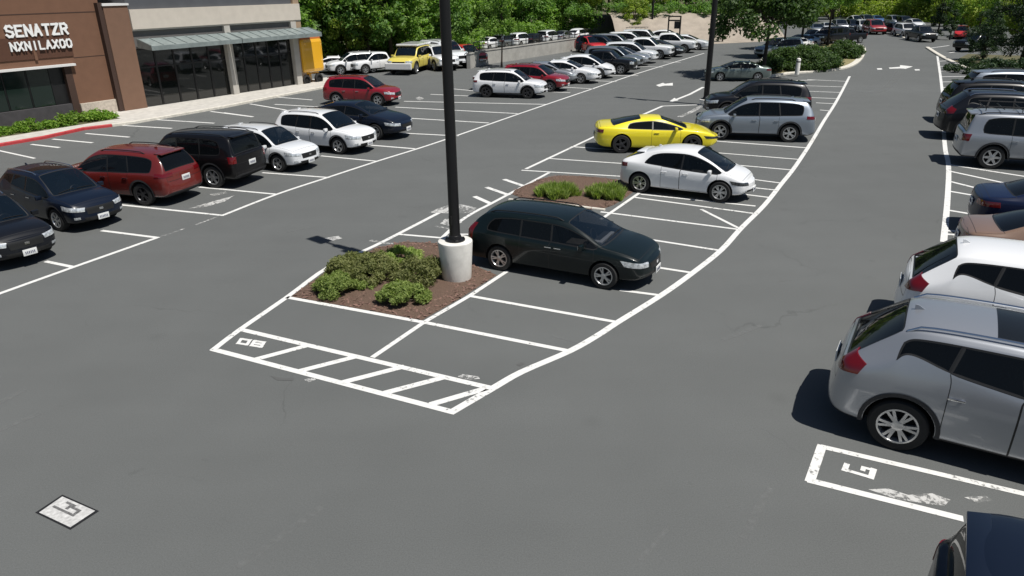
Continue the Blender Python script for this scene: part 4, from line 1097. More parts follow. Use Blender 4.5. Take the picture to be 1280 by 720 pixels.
tree_proto('wood3', 2.8, 4.0, 4.3, 65, .85, 95, .36, 'leaf_c', 7, .16, low=-.95)
tree_proto('isle1', 4.4, 2.7, 5.1, 160, .95, 110, .30, 'leaf_m', 7, .17, 'barkdark', low=-.6)
tree_proto('isle2', 3.7, 2.4, 5.9, 140, .9, 110, .28, 'leaf_b', 7, .15, 'barkdark', low=-.6)
tree_proto('small', 1.9, 2.1, 3.3, 45, .60, 95, .24, 'leaf_c', 3.6, .10, low=-.8)
tree_proto('darktree', 3.2, 4.2, 4.2, 90, .85, 110, .26, 'leaf_d', 6.5, .2, 'barkdark', low=-.95)
tree_proto('conifer', 1.3, 3.6, 3.6, 50, .5, 90, .22, 'leaf_d', 6, .14, 'barkdark', low=-.95)
tree_proto('slim', 1.6, 2.3, 4.6, 40, .6, 80, .26, 'leaf_a', 5, .09, low=-.8)
# woodland edge behind the lot
wood_px = [(352, 84), (385, 80), (410, 78), (436, 77.5), (462, 76), (490, 74.5), (515, 72), (540, 69), (565, 63), (585, 56), (612, 47), (636, 44), (660, 44), (684, 42.5), (706, 41.5), (728, 38.5), (398, 72), (450, 68), (500, 64), (548, 58), (598, 44), (648, 37), (700, 34)]
lk = ['broad bushy green tree in the woodland edge behind the car park', 'deep green leafy tree in the woodland edge behind the car park', 'pale green young tree in the woodland edge behind the car park']
for i, px in enumerate(wood_px):
    q = [0, 1, 0, 2, 1, 0, 0, 1][i % 8]
    tree(['wood1', 'wood2', 'wood3'][q], at(px[0], px[1]), random.uniform(.85, 1.15), 'woodland_tree', lk[q], ['broad green woodland trees', 'deep green woodland trees', 'pale green woodland trees'][q])
for i in range(9):
    x = 12 + i * 3.0; q = [2, 0, 1][i % 3]
    tree(['wood1', 'wood2', 'wood3'][q], (x, 113 + (i % 3) * 2.5 + max(0, x - 40) * .5, 3.0), random.uniform(.8, 1.0), 'woodland_tree', ['broad bushy green tree on top of the bare earth bank', 'deep green leafy tree on top of the bare earth bank', 'pale green young tree on top of the bare earth bank'][q], 'trees on the earth bank ' + 'abc'[q] if False else ['broad trees on the earth bank', 'deep green trees on the earth bank', 'pale trees on the earth bank'][q])
far_px = [(1058, 21), (1076, 20), (1092, 19), (1112, 19.5), (1128, 21), (1146, 23), (1160, 25), (1178, 26), (1196, 27), (1214, 28), (1232, 29), (1250, 30), (1270, 33), (1040, 24), (1020, 27), (1000, 28), (980, 29), (1290, 38)]
for i, px in enumerate(far_px):
    q = [2, 0, 2, 1][i % 4]
    tree(['wood1', 'wood2', 'wood3'][q], at(px[0], px[1]), random.uniform(1.0, 1.35), 'roadside_tree', ['broad green tree beyond the far end of the road', 'deep green tree beyond the far end of the road', 'pale green tree beyond the far end of the road'][q], ['broad far trees', 'deep green far trees', 'pale far trees'][q])
for i, px in enumerate([(1222, 46), (1250, 50), (1275, 56), (1200, 38), (1180, 33)]):
    tree(['wood3', 'wood1'][i % 2], at(*px), .8, 'roadside_tree', ['pale green tree behind the right hand bays', 'fuller green tree behind the right hand bays'][i % 2], ['pale trees behind the right bays', 'fuller trees behind the right bays'][i % 2])
# island trees
tree('isle1', at(953, 95), .98, 'island_tree', 'spreading tree on a thin dark trunk at the left end of the planted island', rz=1)
tree('isle2', at(1001, 62), 1.0, 'island_tree', 'spreading tree with a dark trunk rising behind the large island shrub', rz=2)
tree('isle2', at(1034, 58), .95, 'island_tree', 'tree at the back of the planted island near the small round shrub', rz=4)
tree('isle2', at(979, 72), .85, 'island_tree', 'slimmer dark trunked tree between the two main island trees', rz=3)
tree('small', at(792, 46), 1.0, 'young_tree', 'small bright yellow green tree in front of the bare bank', rz=0)
tree('slim', at(627, 84), .95, 'young_tree', 'slim young tree behind the white crossover in the second row', rz=1)
tree('slim', at(903, 52), .9, 'young_tree', 'young tree with a yellowish trunk at the right end of the bank', rz=3)
tree('darktree', at(1274, 84), .82, 'evergreen_tree', 'large dark evergreen at the right edge behind the parked off-roaders', rz=0)
tree('darktree', at(1228, 76), .50, 'evergreen_tree', 'low dark evergreen left of the large one on the right island', rz=2)
tree('conifer', at(1170, 49), .85, 'evergreen_tree', 'dark narrow conifer right of the far black pickup', rz=0)
tree('conifer', at(1187, 50), .5, 'evergreen_tree', 'short dark conifer left of the far bright red car', rz=2)
# understory that hides the woodland floor
cl = []
for i in range(260):
    t = i / 260; a = at(360, 82).lerp(at(590, 66), t * 2.0) if t < .5 else at(590, 52).lerp(at(740, 41), t * 2 - 1)
    cl.append((a + Vector((random.uniform(-1.5, 1.5), random.uniform(0, 6), random.uniform(.3, 1.8))), random.uniform(.6, 1.2), 1))
tag(link('undergrowth', leaf_mesh('undergrowth', cl, 95, .34, M['leaf_a']), []), kind='stuff')
cl = [(Vector((random.uniform(8, 37), random.uniform(108, 114), random.uniform(3.0, 4.2))) , random.uniform(.5, 1.0), 1) for _ in range(110)]
for c in cl: c[0].y += max(0, c[0].x - 40) * .5
tag(link('bank_scrub', leaf_mesh('bank_scrub', cl, 80, .34, M['leaf_b']), []), kind='stuff')
cl = []
for i in range(200):
    a = at(1050 + 230 * i / 200, 22 + 12 * (i / 200)); cl.append((a + Vector((random.uniform(-2, 2), random.uniform(0, 10), random.uniform(.2, 3))), random.uniform(.8, 1.5), 1))
tag(link('roadside_scrub', leaf_mesh('roadside_scrub', cl, 70, .5, M['leaf_c']), []), kind='stuff')

# shrubs
def shrub(px, rx, h, m, label, name='shrub', per=70, size=.075, n=44, blade=1.6, up=.35, z=.05, ry=None):
    base = at(px[0], px[1]); base.z = z; cl = []; ry = ry or rx
    for _ in range(n):
        a = random.uniform(0, 6.28); q = math.sqrt(random.random()); hh = h * math.sqrt(max(.05, 1 - q * q)) * random.uniform(.55, 1)
        cl.append((Vector((math.cos(a) * q * rx, math.sin(a) * q * ry, hh * .72)), min(rx, ry, h) * random.uniform(.24, .36), random.uniform(.7, 1.2)))
    root = empty(name, base); tag(root, label, 'shrub')
    link('foliage', leaf_mesh('foliage', cl, per, size, m, .4, blade, up=up), [], root)
    bm = bmesh.new()
    for c, r, w_ in cl[:9]: tube(bm, [(0, 0, 0), tuple(c * .5), tuple(c)], [.02, .014, .006], 5)
    bm_obj('stem', bm, M['bark'], root); return root
shrub((420, 366), .50, .62, M['leaf_j2'], 'rounded green shrub at the near left of the mulch bed', per=230, size=.048)
shrub((438, 341), .55, .62, M['leaf_j'], 'dull olive shrub at the back left of the mulch bed', per=230, size=.048)
shrub((470, 349), .60, .82, M['leaf_j'], 'taller mounded shrub in the middle of the mulch bed', per=240, size=.048)
shrub((526, 351), .62, .80, M['leaf_j'], 'wide brownish green shrub beside the concrete lamp base', per=240, size=.048)
shrub((503, 378), .62, .58, M['leaf_j2'], 'low bright green shrub at the near edge of the mulch bed', per=240, size=.06, ry=.45)
shrub((500, 327), .62, .44, M['leaf_j2'], 'low bright shrub at the back of the mulch bed behind the others', per=160, size=.048)
shrub((456, 362), .20, .20, M['leaf_j2'], 'tiny green tuft between the front shrubs in the mulch bed', per=90, n=12, size=.05)
for i in range(3):
    pass
shrub((696, 246), .72, .50, M['leaf_j2'], 'spiky green plant on the left of the small mulch bed', 'grassy_shrub', per=100, size=.11, blade=3, up=.75, ry=.5)
shrub((758, 247), .66, .48, M['leaf_j2'], 'spiky green plant on the right of the small mulch bed', 'grassy_shrub', per=100, size=.11, blade=3, up=.75, ry=.5)
shrub((1000, 87), 3.1, 2.5, M['leaf_m'], 'large dense shrub along the kerb of the planted island', per=260, size=.20, n=95, blade=1.1, up=0, z=.14, ry=2.0)
shrub((966, 90), 1.4, 1.3, M['leaf_m'], 'lower shrub at the foot of the left island tree', per=160, size=.18, n=26, blade=1.1, up=0, z=.14)
shrub((1054, 73), 1.7, 1.9, M['leaf_m'], 'smaller rounded shrub at the tip of the planted island', per=200, size=.20, n=55, blade=1.1, up=0, z=.14)
shrub((1225, 90), 2.4, 1.3, M['leaf_d'], 'dark low hedge shrub at the kerb of the right hand island', per=160, size=.18, n=34, blade=1.1, up=0)
shrub((1262, 93), 2.3, 1.5, M['leaf_d'], 'dark hedge shrub under the large evergreen', per=160, size=.18, n=34, blade=1.1, up=0)
#BUILDING
# ------------------------------------------------------------------ lamp posts
def lamp_post(px, r, h, label, bh, br, group=None, arms=True):
    b0 = at(*px); root = empty('lamp_post', b0, rad(139)); tag(root, label, 'lamp post', group)
    bm = bmesh.new(); lathe(bm, [(br * .82, -.05), (br * .86, .02), (br * 1.0, bh - .06), (br * .985, bh - .015), (br * .93, bh), (0.001, bh)], 40)
    bm_obj('concrete_base', bm, M['basecon'], root, smooth=True)
    bm = bmesh.new(); tube(bm, [(0, 0, bh), (0, 0, h * .5), (0, 0, h)], [r, r * .94, r * .86], 24)
    bm_obj('pole', bm, M['blackmetal'], root, smooth=True)
    bm = bmesh.new(); lathe(bm, [(r * 1.9, bh), (r * 1.9, bh + .03), (r * 1.25, bh + .05), (r * 1.15, bh + .13), (r, bh + .14)], 24)
    for q in range(4): a = q * math.pi / 2 + .78; tube(bm, [(r * 1.6 * math.cos(a), r * 1.6 * math.sin(a), bh + .02), (r * 1.6 * math.cos(a), r * 1.6 * math.sin(a), bh + .08)], .022, 6)
    bm_obj('base_plate', bm, M['blackmetal'], root)
    bm = bmesh.new(); box(bm, (0, r * .98, bh + .55), (.10, .03, .22), 0, 0, .008); bm_obj('hand_hole_cover', bm, M['blacktrim'], root)
    for sg in (-1, 1):
        bm = bmesh.new(); tube(bm, [(0, 0, h - .15), (sg * .5, 0, h - .05)], .05, 8); box(bm, (sg * .85, 0, h - .02), (.75, .42, .11), 0, 0, .03)
        lh = bm_obj('lamp_head', bm, M['blackmetal'], root)
        bm = bmesh.new(); box(bm, (sg * .88, 0, h - .082), (.5, .3, .012)); bm_obj('lens', bm, M['plate'], lh)
    return root
lamp_post((571, 348), .135, 9.4, 'tall black lamp post on a round white concrete base beside the green minivan', 1.05, .44)
lamp_post((882, 131), .17, 10.5, 'black lamp post at the front of the grey crossover bay', .35, .42)
lamp_post((814, 46), .16, 10, 'distant thin black lamp post in front of the bare earth bank', .5, .4)
# white bollard
b0 = at(996, 93, .14); b0.z = .14; root = empty('bollard', b0); bm = bmesh.new(); lathe(bm, [(.17, 0), (.17, 1.12), (.15, 1.2), (.08, 1.25), (.001, 1.26)], 16); bm_obj('post', bm, M['wood'], root, smooth=True)
bm = bmesh.new(); lathe(bm, [(.174, .92), (.176, .94), (.176, 1.02), (.174, 1.04)], 16); bm_obj('band', bm, M['greypanel'], root, smooth=True); tag(root, 'white post with a rounded top at the kerb of the planted island', 'bollard')
# sign frame behind the far white cars
b0 = at(841, 58); root = empty('sign_board', b0, rad(-25)); bm = bmesh.new()
for x in (-.7, .7): bm = bmesh.new(); tube(bm, [(x, 0, 0), (x, 0, 3.4)], .09, 8); bm_obj('post', bm, M['blackmetal'], root)
bm = bmesh.new(); box(bm, (0, 0, 2.9), (1.5, .10, .16)); box(bm, (0, 0, 3.35), (1.5, .1, .14)); box(bm, (.35, 0, 2.4), (.7, .08, .8)); bm_obj('panel', bm, M['blackmetal'], root); tag(root, 'small dark framed sign on two posts behind the row of white cars', 'sign')

# ------------------------------------------------------------------ shop building
BZ = math.atan2(.850, .527)
BO = Vector((-23.0, 46.0, 0))
BM_ = Matrix.Translation(BO) @ Matrix.Rotation(BZ, 4, 'Z')
bl = empty('shop_building', BO, BZ); tag(bl, 'brown and beige shop building with glazed bays, metal canopies and white wall lettering', 'building')
def bpart(name, boxes, m, parent=bl, bev=0):
    """boxes in (u0, u1, y0, y1, z0, z1); y is into the building"""
    bm = bmesh.new()
    for (u0, u1, y0, y1, z0, z1) in boxes: box(bm, ((u0 + u1) / 2, (y0 + y1) / 2, (z0 + z1) / 2), (u1 - u0, y1 - y0, z1 - z0), 0, 0, bev)
    return bm_obj(name, bm, m, parent)
WY = .40
# brown wing: wall round the big window (opening u -14..-3.5, z .92..3.02)
wall = bpart('brown_wall', [(-26, -14, WY, 9, 0, 9), (-3.5, -1.1, WY, 9, 0, 9), (-14, -3.5, WY, 9, 3.02, 9), (-14, -3.5, 1.0, 9, 0, 3.02)], M['stucco'])
bpart('base_wall', [(-14, -3.9, WY + .02, .99, 0, .92)], M['darkbase'])
bpart('window_jamb', [(-3.9, -3.502, WY - .02, .99, 0, 3.0)], M['joint_and_shade']); bpart('side_panel', [(-4.65, -3.902, .64, .99, .93, 3.0)], M['mullion'])
bpart('lintel_flashing', [(-15, -3.30, WY - .24, WY - .002, 3.0, 3.12)], M['sill'])
bpart('sign_recess', [(-15, -3.2, WY - .05, WY - .003, 3.52, 4.66)], M['stucco_d'])
bpart('mullion_strip', [(-5.35, -5.2, WY - .10, WY - .052, 3.45, 4.0)], M['stucco'])
bpart('reveal_joint', [(-26, -1.12, WY - .008, WY - .001, 5.80, 5.85), (-3.2, -1.12, WY - .008, WY - .001, 3.39, 3.43)], M['joint_and_shade'])
bpart('stone_plinth', [(-3.5, -1.25, WY - .14, WY - .002, 0, .86)], M['stone'], bev=.015)
for i in range(8):
    u1 = -4.65 - i * 1.24
    f = bpart('window', [(u1 - .05, u1, .60, .68, .94, 3.0)], M['mullion'])
    bpart('pane', [(u1 - 1.20, u1 - .06, .63, .65, .95, 2.98)], M['shopglass2'], f)
# pillar
bpart('pillar', [(-1.08, .42, .0, 1.6, 0, 6.12)], M['stucco2'])
bpart('pillar_side_shade', [(-1.36, -1.082, .05, 1.2, 0, 6.3)], M['joint_and_shade'])  # dark strip: shade on the pillar's left face, put into the colour
bpart('pillar_cap', [(-1.14, .50, -.06, 1.5, 6.122, 6.24)], M['sill'])
# glazed wing
bpart('fascia', [(.421, 13.9, -.12, .6, 4.76, 5.88), (.421, 13.9, -.06, .3, 4.66, 4.758)], M['beige'])
bpart('column', [(6.95, 7.42, -.12, .45, 0, 4.655)], M['beige2'])
bpart('column', [(12.85, 13.35, -.12, .45, 0, 4.655)], M['beige2'])
bpart('column', [(13.352, 13.9, -.05, 12, 0, 6.6)], M['tanside'])
bpart('roof_band', [(.421, 13.34, .15, 12, 5.885, 7.6)], M['roofgrey'])
bpart('transom_panel', [(.43, 6.94, .10, .4, 3.62, 4.65), (7.43, 12.84, .10, .4, 3.62, 4.65)], M['greypanel'])
bpart('back_wall', [(.43, 13.34, 1.6, 12, 0, 5.88)], M['darkbase'])
for (a, b_) in ((.43, 6.94), (7.43, 12.84)):
    n = 5; w_ = (b_ - a) / n
    for i in range(n):
        u0 = a + i * w_
        f = bpart('window', [(u0, u0 + .06, .22, .32, 0, 3.6), (u0 + w_ - .06, u0 + w_ - .001, .22, .32, 0, 3.6), (u0 + .061, u0 + w_ - .061, .22, .32, 0, .10), (u0 + .061, u0 + w_ - .061, .22, .32, 2.45, 2.53), (u0 + .061, u0 + w_ - .061, .22, .32, 3.54, 3.6)], M['mullion'])
        bpart('pane', [(u0 + .062, u0 + w_ - .062, .26, .28, .102, 2.448), (u0 + .062, u0 + w_ - .062, .26, .28, 2.532, 3.538)], M['shopglass'], f)
# shelves and goods seen as dim shapes are left to the reflections; metal canopies
def canopy(u0, u1, y_out, z_in, z_out):
    bm = bmesh.new(); n = int((u1 - u0) / .8); 
    prof = [(-.125, z_in), (-y_out, z_out), (-y_out, z_out - .26), (-.125, z_in - .5)]
    prism_v = []
    for u in (u0, u1): prism_v.append([bm.verts.new((u, y, z)) for y, z in prof])
    for i in range(4): bm.faces.new((prism_v[0][i], prism_v[0][(i + 1) % 4], prism_v[1][(i + 1) % 4], prism_v[1][i]))
    bm.faces.new(prism_v[0]); bm.faces.new(prism_v[1][::-1])
    for i in range(n + 1):
        u = u0 + .03 + (u1 - u0 - .06) * i / n
        vs = [bm.verts.new(v) for v in ((u - .02, -.13, z_in + .005), (u + .02, -.13, z_in + .005), (u + .02, -y_out + .01, z_out + .005), (u - .02, -y_out + .01, z_out + .005), (u - .02, -.13, z_in + .04), (u + .02, -.13, z_in + .04), (u + .02, -y_out + .01, z_out + .04), (u - .02, -y_out + .01, z_out + .04))]
        for q in ((0, 1, 5, 4), (1, 2, 6, 5), (2, 3, 7, 6), (3, 0, 4, 7), (4, 5, 6, 7)): bm.faces.new([vs[j] for j in q])
    c = bm_obj('canopy', bm, M['canopy'], bl)
canopy(.5, 7.15, 1.5, 4.20, 3.84); canopy(7.2, 14.5, 1.5, 4.20, 3.84)
# lettering on the wall
GL = {'S': [[(1, .85), (.75, 1), (.25, 1), (0, .8), (.1, .58), (.9, .42), (1, .2), (.75, 0), (.25, 0), (0, .15)]], 'E': [[(1, 1), (0, 1), (0, 0), (1, 0)], [(0, .52), (.75, .52)]],
      'N': [[(0, 0), (0, 1), (1, 0), (1, 1)]], 'A': [[(0, 0), (.5, 1), (1, 0)], [(.2, .36), (.8, .36)]], 'T': [[(0, 1), (1, 1)], [(.5, 1), (.5, 0)]], 'Z': [[(0, 1), (1, 1), (0, 0), (1, 0)]],
      'X': [[(0, 0), (1, 1)], [(0, 1), (1, 0)]], 'R': [[(0, 0), (0, 1), (.75, 1), (1, .82), (1, .62), (.75, .48), (0, .48)], [(.5, .48), (1, 0)]], 'I': [[(.5, 0), (.5, 1)]], 'L': [[(0, 1), (0, 0), (.9, 0)]],
      'K': [[(0, 0), (0, 1)], [(1, 1), (0, .45)], [(.25, .6), (1, 0)]], 'O': [[(.25, 0), (0, .25), (0, .75), (.25, 1), (.75, 1), (1, .75), (1, .25), (.75, 0), (.25, 0)]], '4': [[(.7, 0), (.7, 1), (0, .35), (1, .35)]], '1': [[(.2, .8), (.55, 1), (.55, 0)]]}
def word(text, u0, u1, z0, z1, st, name_y):
    n = len(text); pitch = (u1 - u0) / n; lw = pitch * .66
    for i, ch in enumerate(text):
        if ch == ' ': continue
        bm = bmesh.new()
        for sk in GL[ch]:
            for (x0, y0), (x1, y1) in zip(sk, sk[1:]):
                a = Vector((u0 + i * pitch + x0 * lw, 0, z0 + y0 * (z1 - z0))); b_ = Vector((u0 + i * pitch + x1 * lw, 0, z0 + y1 * (z1 - z0)))
                d = (b_ - a).normalized(); n_ = Vector((-d.z, 0, d.x)) * st / 2; e = d * st * .45; yy = (name_y - .10 - random.uniform(0, .006), name_y - .03)
                P0 = [a - e + n_, b_ + e + n_, b_ + e - n_, a - e - n_]; F0 = [bm.verts.new((p.x, yy[0], p.z)) for p in P0]; F1 = [bm.verts.new((p.x, yy[1], p.z)) for p in P0]
                bm.faces.new(F0); bm.faces.new(F1[::-1])
                for q in range(4): bm.faces.new((F0[q], F0[(q + 1) % 4], F1[(q + 1) % 4], F1[q]))
        bm_obj('letter', bm, M['signwhite'], bl)
word('SENATZR', -6.45, -3.1, 4.74, 5.26, .12, WY - .003)
word('NXNILAXOO', -6.45, -3.10, 4.02, 4.42, .085, WY - .05)
# sidewalk, red kerb and planter strip
def toW(u, y, z=0): return BM_ @ Vector((u, y, z))
def fromW(p): return BM_.inverted() @ p
bm = bmesh.new()
kp = [fromW(p) for p in W((-60, 194), (0, 183), (55, 173.6), (105, 162.5), (140, 158.3), (168, 154.5), (280, 135), (340, 123), (402, 111), (432, 104.5), (442, 100))]
kp = [(p.x, p.y) for p in kp]
front = kp
def slab(name, poly, z0, z1, m, **kw):
    bm = bmesh.new(); prism(bm, poly, z0, z1); o = bm_obj(name, bm, m); o.location = BO; o.rotation_euler.z = BZ; return tag(o, **kw)
slab('sidewalk', [(p[0], p[1] + .16) for p in front] + [(17.5, 1.5), (14.0, 2), (14, .30), (-2.8, .30), (-2.8, -2.35), (-6, -2.3), (-26, -2.3)], -.05, .13, M['concrete'], kind='structure')
slab('planting_bed', [(-26, -2.28), (-2.82, -2.32), (-2.82, .38), (-26, .38)], -.05, .11, M['soil'], kind='structure')
kw3 = [toW(x, y) for x, y in front]
kerbstrip('red_kerb', kw3[:5], .17, .15, M['redkerb'], kind='structure')
kerbstrip('kerb', kw3[4:], .17, .15, M['concrete_kerb'], kind='structure')
def hedge(u, y, rx, h, label, group=None):
    p = toW(u, y); root = empty('hedge_plant', p); tag(root, label, 'plant', group); cl = []
    for _ in range(16):
        a = random.uniform(0, 6.28); q = math.sqrt(random.random()); cl.append((Vector((math.cos(a) * q * rx, math.sin(a) * q * rx, h * random.uniform(.35, .9) * (1 - .5 * q))), h * .38, 1))
    link('foliage', leaf_mesh('foliage', cl, 60, .15, M['leaf_br'], .3, 1.2, up=.2), [], root)
    bm = bmesh.new()
    for c, r, _ in cl[:5]: tube(bm, [(0, 0, .05), tuple(c)], [.02, .008], 5)
    bm_obj('stem', bm, M['bark'], root)
for i in range(16): hedge(-3.2 - i * .82 + random.uniform(-.15, .15), random.uniform(-1.6, -.9), random.uniform(.5, .65), random.uniform(.55, .85), 'bright green plant in the bed under the brown shop wall', 'plants in the bed under the shop wall')

# ------------------------------------------------------------------ parked vehicles
H1 = -24
pc = 'parked_car'; 
# bays beside the shop aisle, near to far
place('crossover_fine', 'black', pc, 'black car cut by the left edge, nearest in the left row, with white number plate', 'car', (36, 313), (2.36, 0, .45), -33, 1.0)
place('crossover_fine', 'navy', pc, 'dark navy crossover with bright headlights between the nearest black car and the dark red crossover', 'car', (128, 268), (2.36, 0, .45), -30, 1.0)
place('crossover', 'orange_red', pc, 'dark red crossover parked nose in with its tail towards the lane', 'car', (182, 257), 'rear', 163, 1.1, rim='rimdark')
place('boxy', 'maroon', pc, 'black off-roader with a red tail lamp parked tail out beside the dark red crossover', 'car', (269, 235), 'rear', 162, 1.10, skip=('roof_rack',))
place('crossover', 'pearl', pc, 'white crossover facing the lane right beside the black off-roader of the left row', 'car', (349, 215), 'front', -26, .98)
place('crossover', 'white', pc, 'clean white crossover parked next to the dark blue sedan', 'car', (424, 193), 'front', -26, 1.04)
place('sedan', 'navy', pc, 'dark blue sedan in front of the bright red car in the left row', 'car', (470, 175), 'front', -22, 1.18)
place('crossover', 'crimson', pc, 'bright crimson car parked behind the dark blue sedan', 'car', (473, 133), 'front', -14, 1.05)
# middle rows
place('minivan', 'teal', 'minivan', 'dark green minivan parked beside the lamp post on the mulch bed', 'minivan', (624.6, 338), 'rear', -27.5, 1.0)
place('hatch', 'white', pc, 'white one-box hatchback beside the small mulch bed in the middle row', 'car', (798.8, 241), 'rear', -29, 1.06)
place('coupe', 'yellow', 'sports_car', 'low bright yellow sports coupe behind the white hatchback', 'sports car', (776, 191.5), 'rear', -4, 1.16, rim='rimdark')
place('crossover', 'silverblue', pc, 'silver grey crossover parked tail out beyond the yellow coupe', 'car', (985, 178), 'rear', 166, 1.16)
place('crossover', 'black', pc, 'black crossover just beyond the silver grey crossover', 'car', (985, 151), (-1.33, .9, 0), 168, 1.2)
place('sedan', 'greygreen', pc, 'grey green sedan in the shade of the left island tree', 'car', (940, 102), (-1.0, .85, 0), 172, 1.0)
# right row, near to far
place('boxy', 'navy', pc, 'dark navy car cut by the bottom right corner', 'car', (1220, 626), (-2.12, .66, 1.80), -31, 1.08, skip=('roof_rail', 'roof_rack'))
place('crossover_fine', 'silver', pc, 'large silver crossover with chrome roof rails nearest on the right', 'car', (1115, 561), 'rear', -31, 1.24)
place('crossover_fine', 'white', pc, 'white crossover parked just beyond the large silver crossover', 'car', (1140, 362), (-2.05, -.9, .98), -29, 1.2, skip=('roof_rail', 'sunroof'))
place('sedan', 'tan', pc, 'tan sedan with dark glass half hidden behind the white crossover', 'car', (1203, 313), (-2.33, -.4, .45), -24, 1.12)
place('sedan', 'deepblue', pc, 'dark blue car next to the tan sedan at the right edge', 'car', (1222, 272), (-2.33, -.6, .45), -24, 1.2)
place('boxy', 'silver', pc, 'silver off-roader with a roof rack and black cladding in the right row', 'car', (1236, 211), 'rear', -23, 1.2)
place('crossover_fine', 'black', pc, 'black crossover behind the silver off-roader with its red lamp showing', 'car', (1184, 141), (-2.1, -.88, .98), -20, 1.3, skip=('sunroof',))
place('crossover', 'maroon', pc, 'black crossover second from the far end of the right row', 'car', (1180, 130), (-2.3, -.5, .75), -18, 1.3)
place('crossover', 'silverblue', pc, 'grey blue crossover at the far end of the right row', 'car', (1207, 113), (-2.3, -.5, .75), -16, 1.25)
# second row beyond the lane
place('crossover', 'white', pc, 'white car side on at the near end of the second row', 'car', (608, 122), 'rear', -16, 1.06, rim='rimdark')
place('sedan', 'pearl', pc, 'pale car tail showing behind the near end white car of the second row', 'car', (596, 113), (-2.0, -.8, 0), -20, 1.0)
place('crossover', 'crimson', pc, 'red car with a dark roof right behind the first white car in the second row', 'car', (706, 108), (2.3, -.5, .35), -22, 1.05)
place('sedan', 'silver', pc, 'silver sedan between the red car and two white cars in the second row', 'car', (718, 99), (2.3, -.5, .35), -22, 1.08)
place('sedan', 'white', pc, 'white sedan with a black roof strip beside the silver sedan', 'car', (744, 98), (2.3, -.5, .35), -22, 1.14)
place('hatch', 'white', pc, 'white hatchback with a blue windscreen before the black pickup', 'car', (763, 92), (2.1, -.5, .35), -22, 1.14)
place('pickup', 'black', 'pickup_truck', 'black pickup truck beyond the white cars in the second row', 'pickup truck', (791, 85), (2.6, -.5, .5), -22, 1.05)
place('crossover', 'brightred', pc, 'red car glimpsed beyond the black pickup by the retaining wall', 'car', (747, 63), (2.3, -.3, .4), -70, 1.05)
row = [((808, 77), 'silver', 'sedan', 'silver sedan just beyond the black pickup'), ((818, 74), 'pearl', 'crossover', 'pale crossover third beyond the black pickup'), ((838, 69), 'white', 'pickup', 'white pickup near the far end of the second row'),
       ((852, 66.5), 'black', 'sedan', 'dark sedan between the two white pickups'), ((868, 61.5), 'white', 'pickup', 'second white pickup at the far end of the second row'), ((884, 58), 'pearl', 'sedan', 'last pale sedan before the bare verge'), ((798, 81), 'grey', 'crossover', 'grey crossover hard against the black pickup')]
for px, c_, kk, lb in row: place(kk, c_, pc if kk != 'pickup' else 'pickup_truck', lb, 'car' if kk != 'pickup' else 'pickup truck', px, (KINDS[kk][1]['L'] / 2 - .1, -.4, .35), -24, 1.12, tiny=True)
row = [((772, 62), 'navy', 'crossover', 'navy crossover in the back rank behind the black pickup'), ((790, 60), 'silver', 'crossover', 'silver crossover in the back rank near the small yellow green tree'), ((808, 57), 'white', 'crossover', 'white crossover in the back rank below the earth bank'), ((826, 55), 'pearl', 'boxy', 'pale off-roader in the back rank below the earth bank'),
       ((852, 52), 'white', 'hatch', 'white hatchback in the back rank nearest the verge')]
for px, c_, kk, lb in row: place(kk, c_, pc, lb, 'car', px, (2.0, -.4, .35), -24, 1.1, tiny=True)
# cars behind the railing
row = [(612, 'white', 'sedan'), (632, 'grey', 'crossover'), (650, 'white', 'crossover'), (668, 'black', 'sedan'), (686, 'pearl', 'crossover'), (704, 'silver', 'sedan'), (722, 'white', 'hatch')]
for i, (x, c_, kk) in enumerate(row):
    place(kk, c_, pc, ['white sedan leftmost behind the railing on the wall', 'grey crossover second from the left behind the railing', 'white crossover in the middle behind the railing', 'black sedan behind the railing', 'pale crossover behind the railing right of the black sedan', 'silver sedan behind the railing near its right end', 'white hatchback rightmost behind the railing'][i], 'car', (x, 60 - i * 1.9), (0, 0, .2), 60, 1.0, tiny=True)
# vehicles at the back left
place('sedan', 'white', pc, 'small white car nearest the shop corner at the back left', 'car', (413, 89), (0, -.8, 0), -160, .95)
place('crossover', 'white', pc, 'white crossover second from the shop corner at the back left', 'car', (441, 90), (0, -.8, 0), -155, 1.05)
place('pickup', 'white', 'pickup_truck', 'white pickup beside the yellow truck at the back left', 'pickup truck', (466, 89), (0, -.8, 0), -140, .95, )
place('boxy', 'white', pc, 'tall white off-roader right of the yellow truck at the back left', 'car', (546, 89), (1.6, -.8, 0), -62, 1.15, skip=('roof_rack',))
place('boxy', 'pearl', pc, 'white off-roader with dark glass behind the lamp post at the back left', 'car', (566, 86), (1.8, -.6, 0), -50, 1.3, skip=('roof_rack',))
place('pickup', 'brightred', 'pickup_truck', 'red pickup at the right end of the back left rank', 'pickup truck', (588, 82), (1.8, -.6, 0), -50, 1.0)
yt = place('boxy', 'lemon', 'utility_truck', 'yellow fronted utility truck with a white roof at the back left', 'truck', (500, 94), (2.2, 0, 0), -104, 1.25, skip=('roof_rack', 'roof_rail'))
bm = bmesh.new(); box(bm, (-.72, 0, 1.82), (2.75, 1.56, .13), 0, 0, .04); bm_obj('roof_panel', bm, M['p_white'], yt)
bm = bmesh.new(); box(bm, (2.40, 0, .58), (.16, 1.9, .42), 0, 0, .05); bm_obj('steel_bumper', bm, M['sill'], yt)
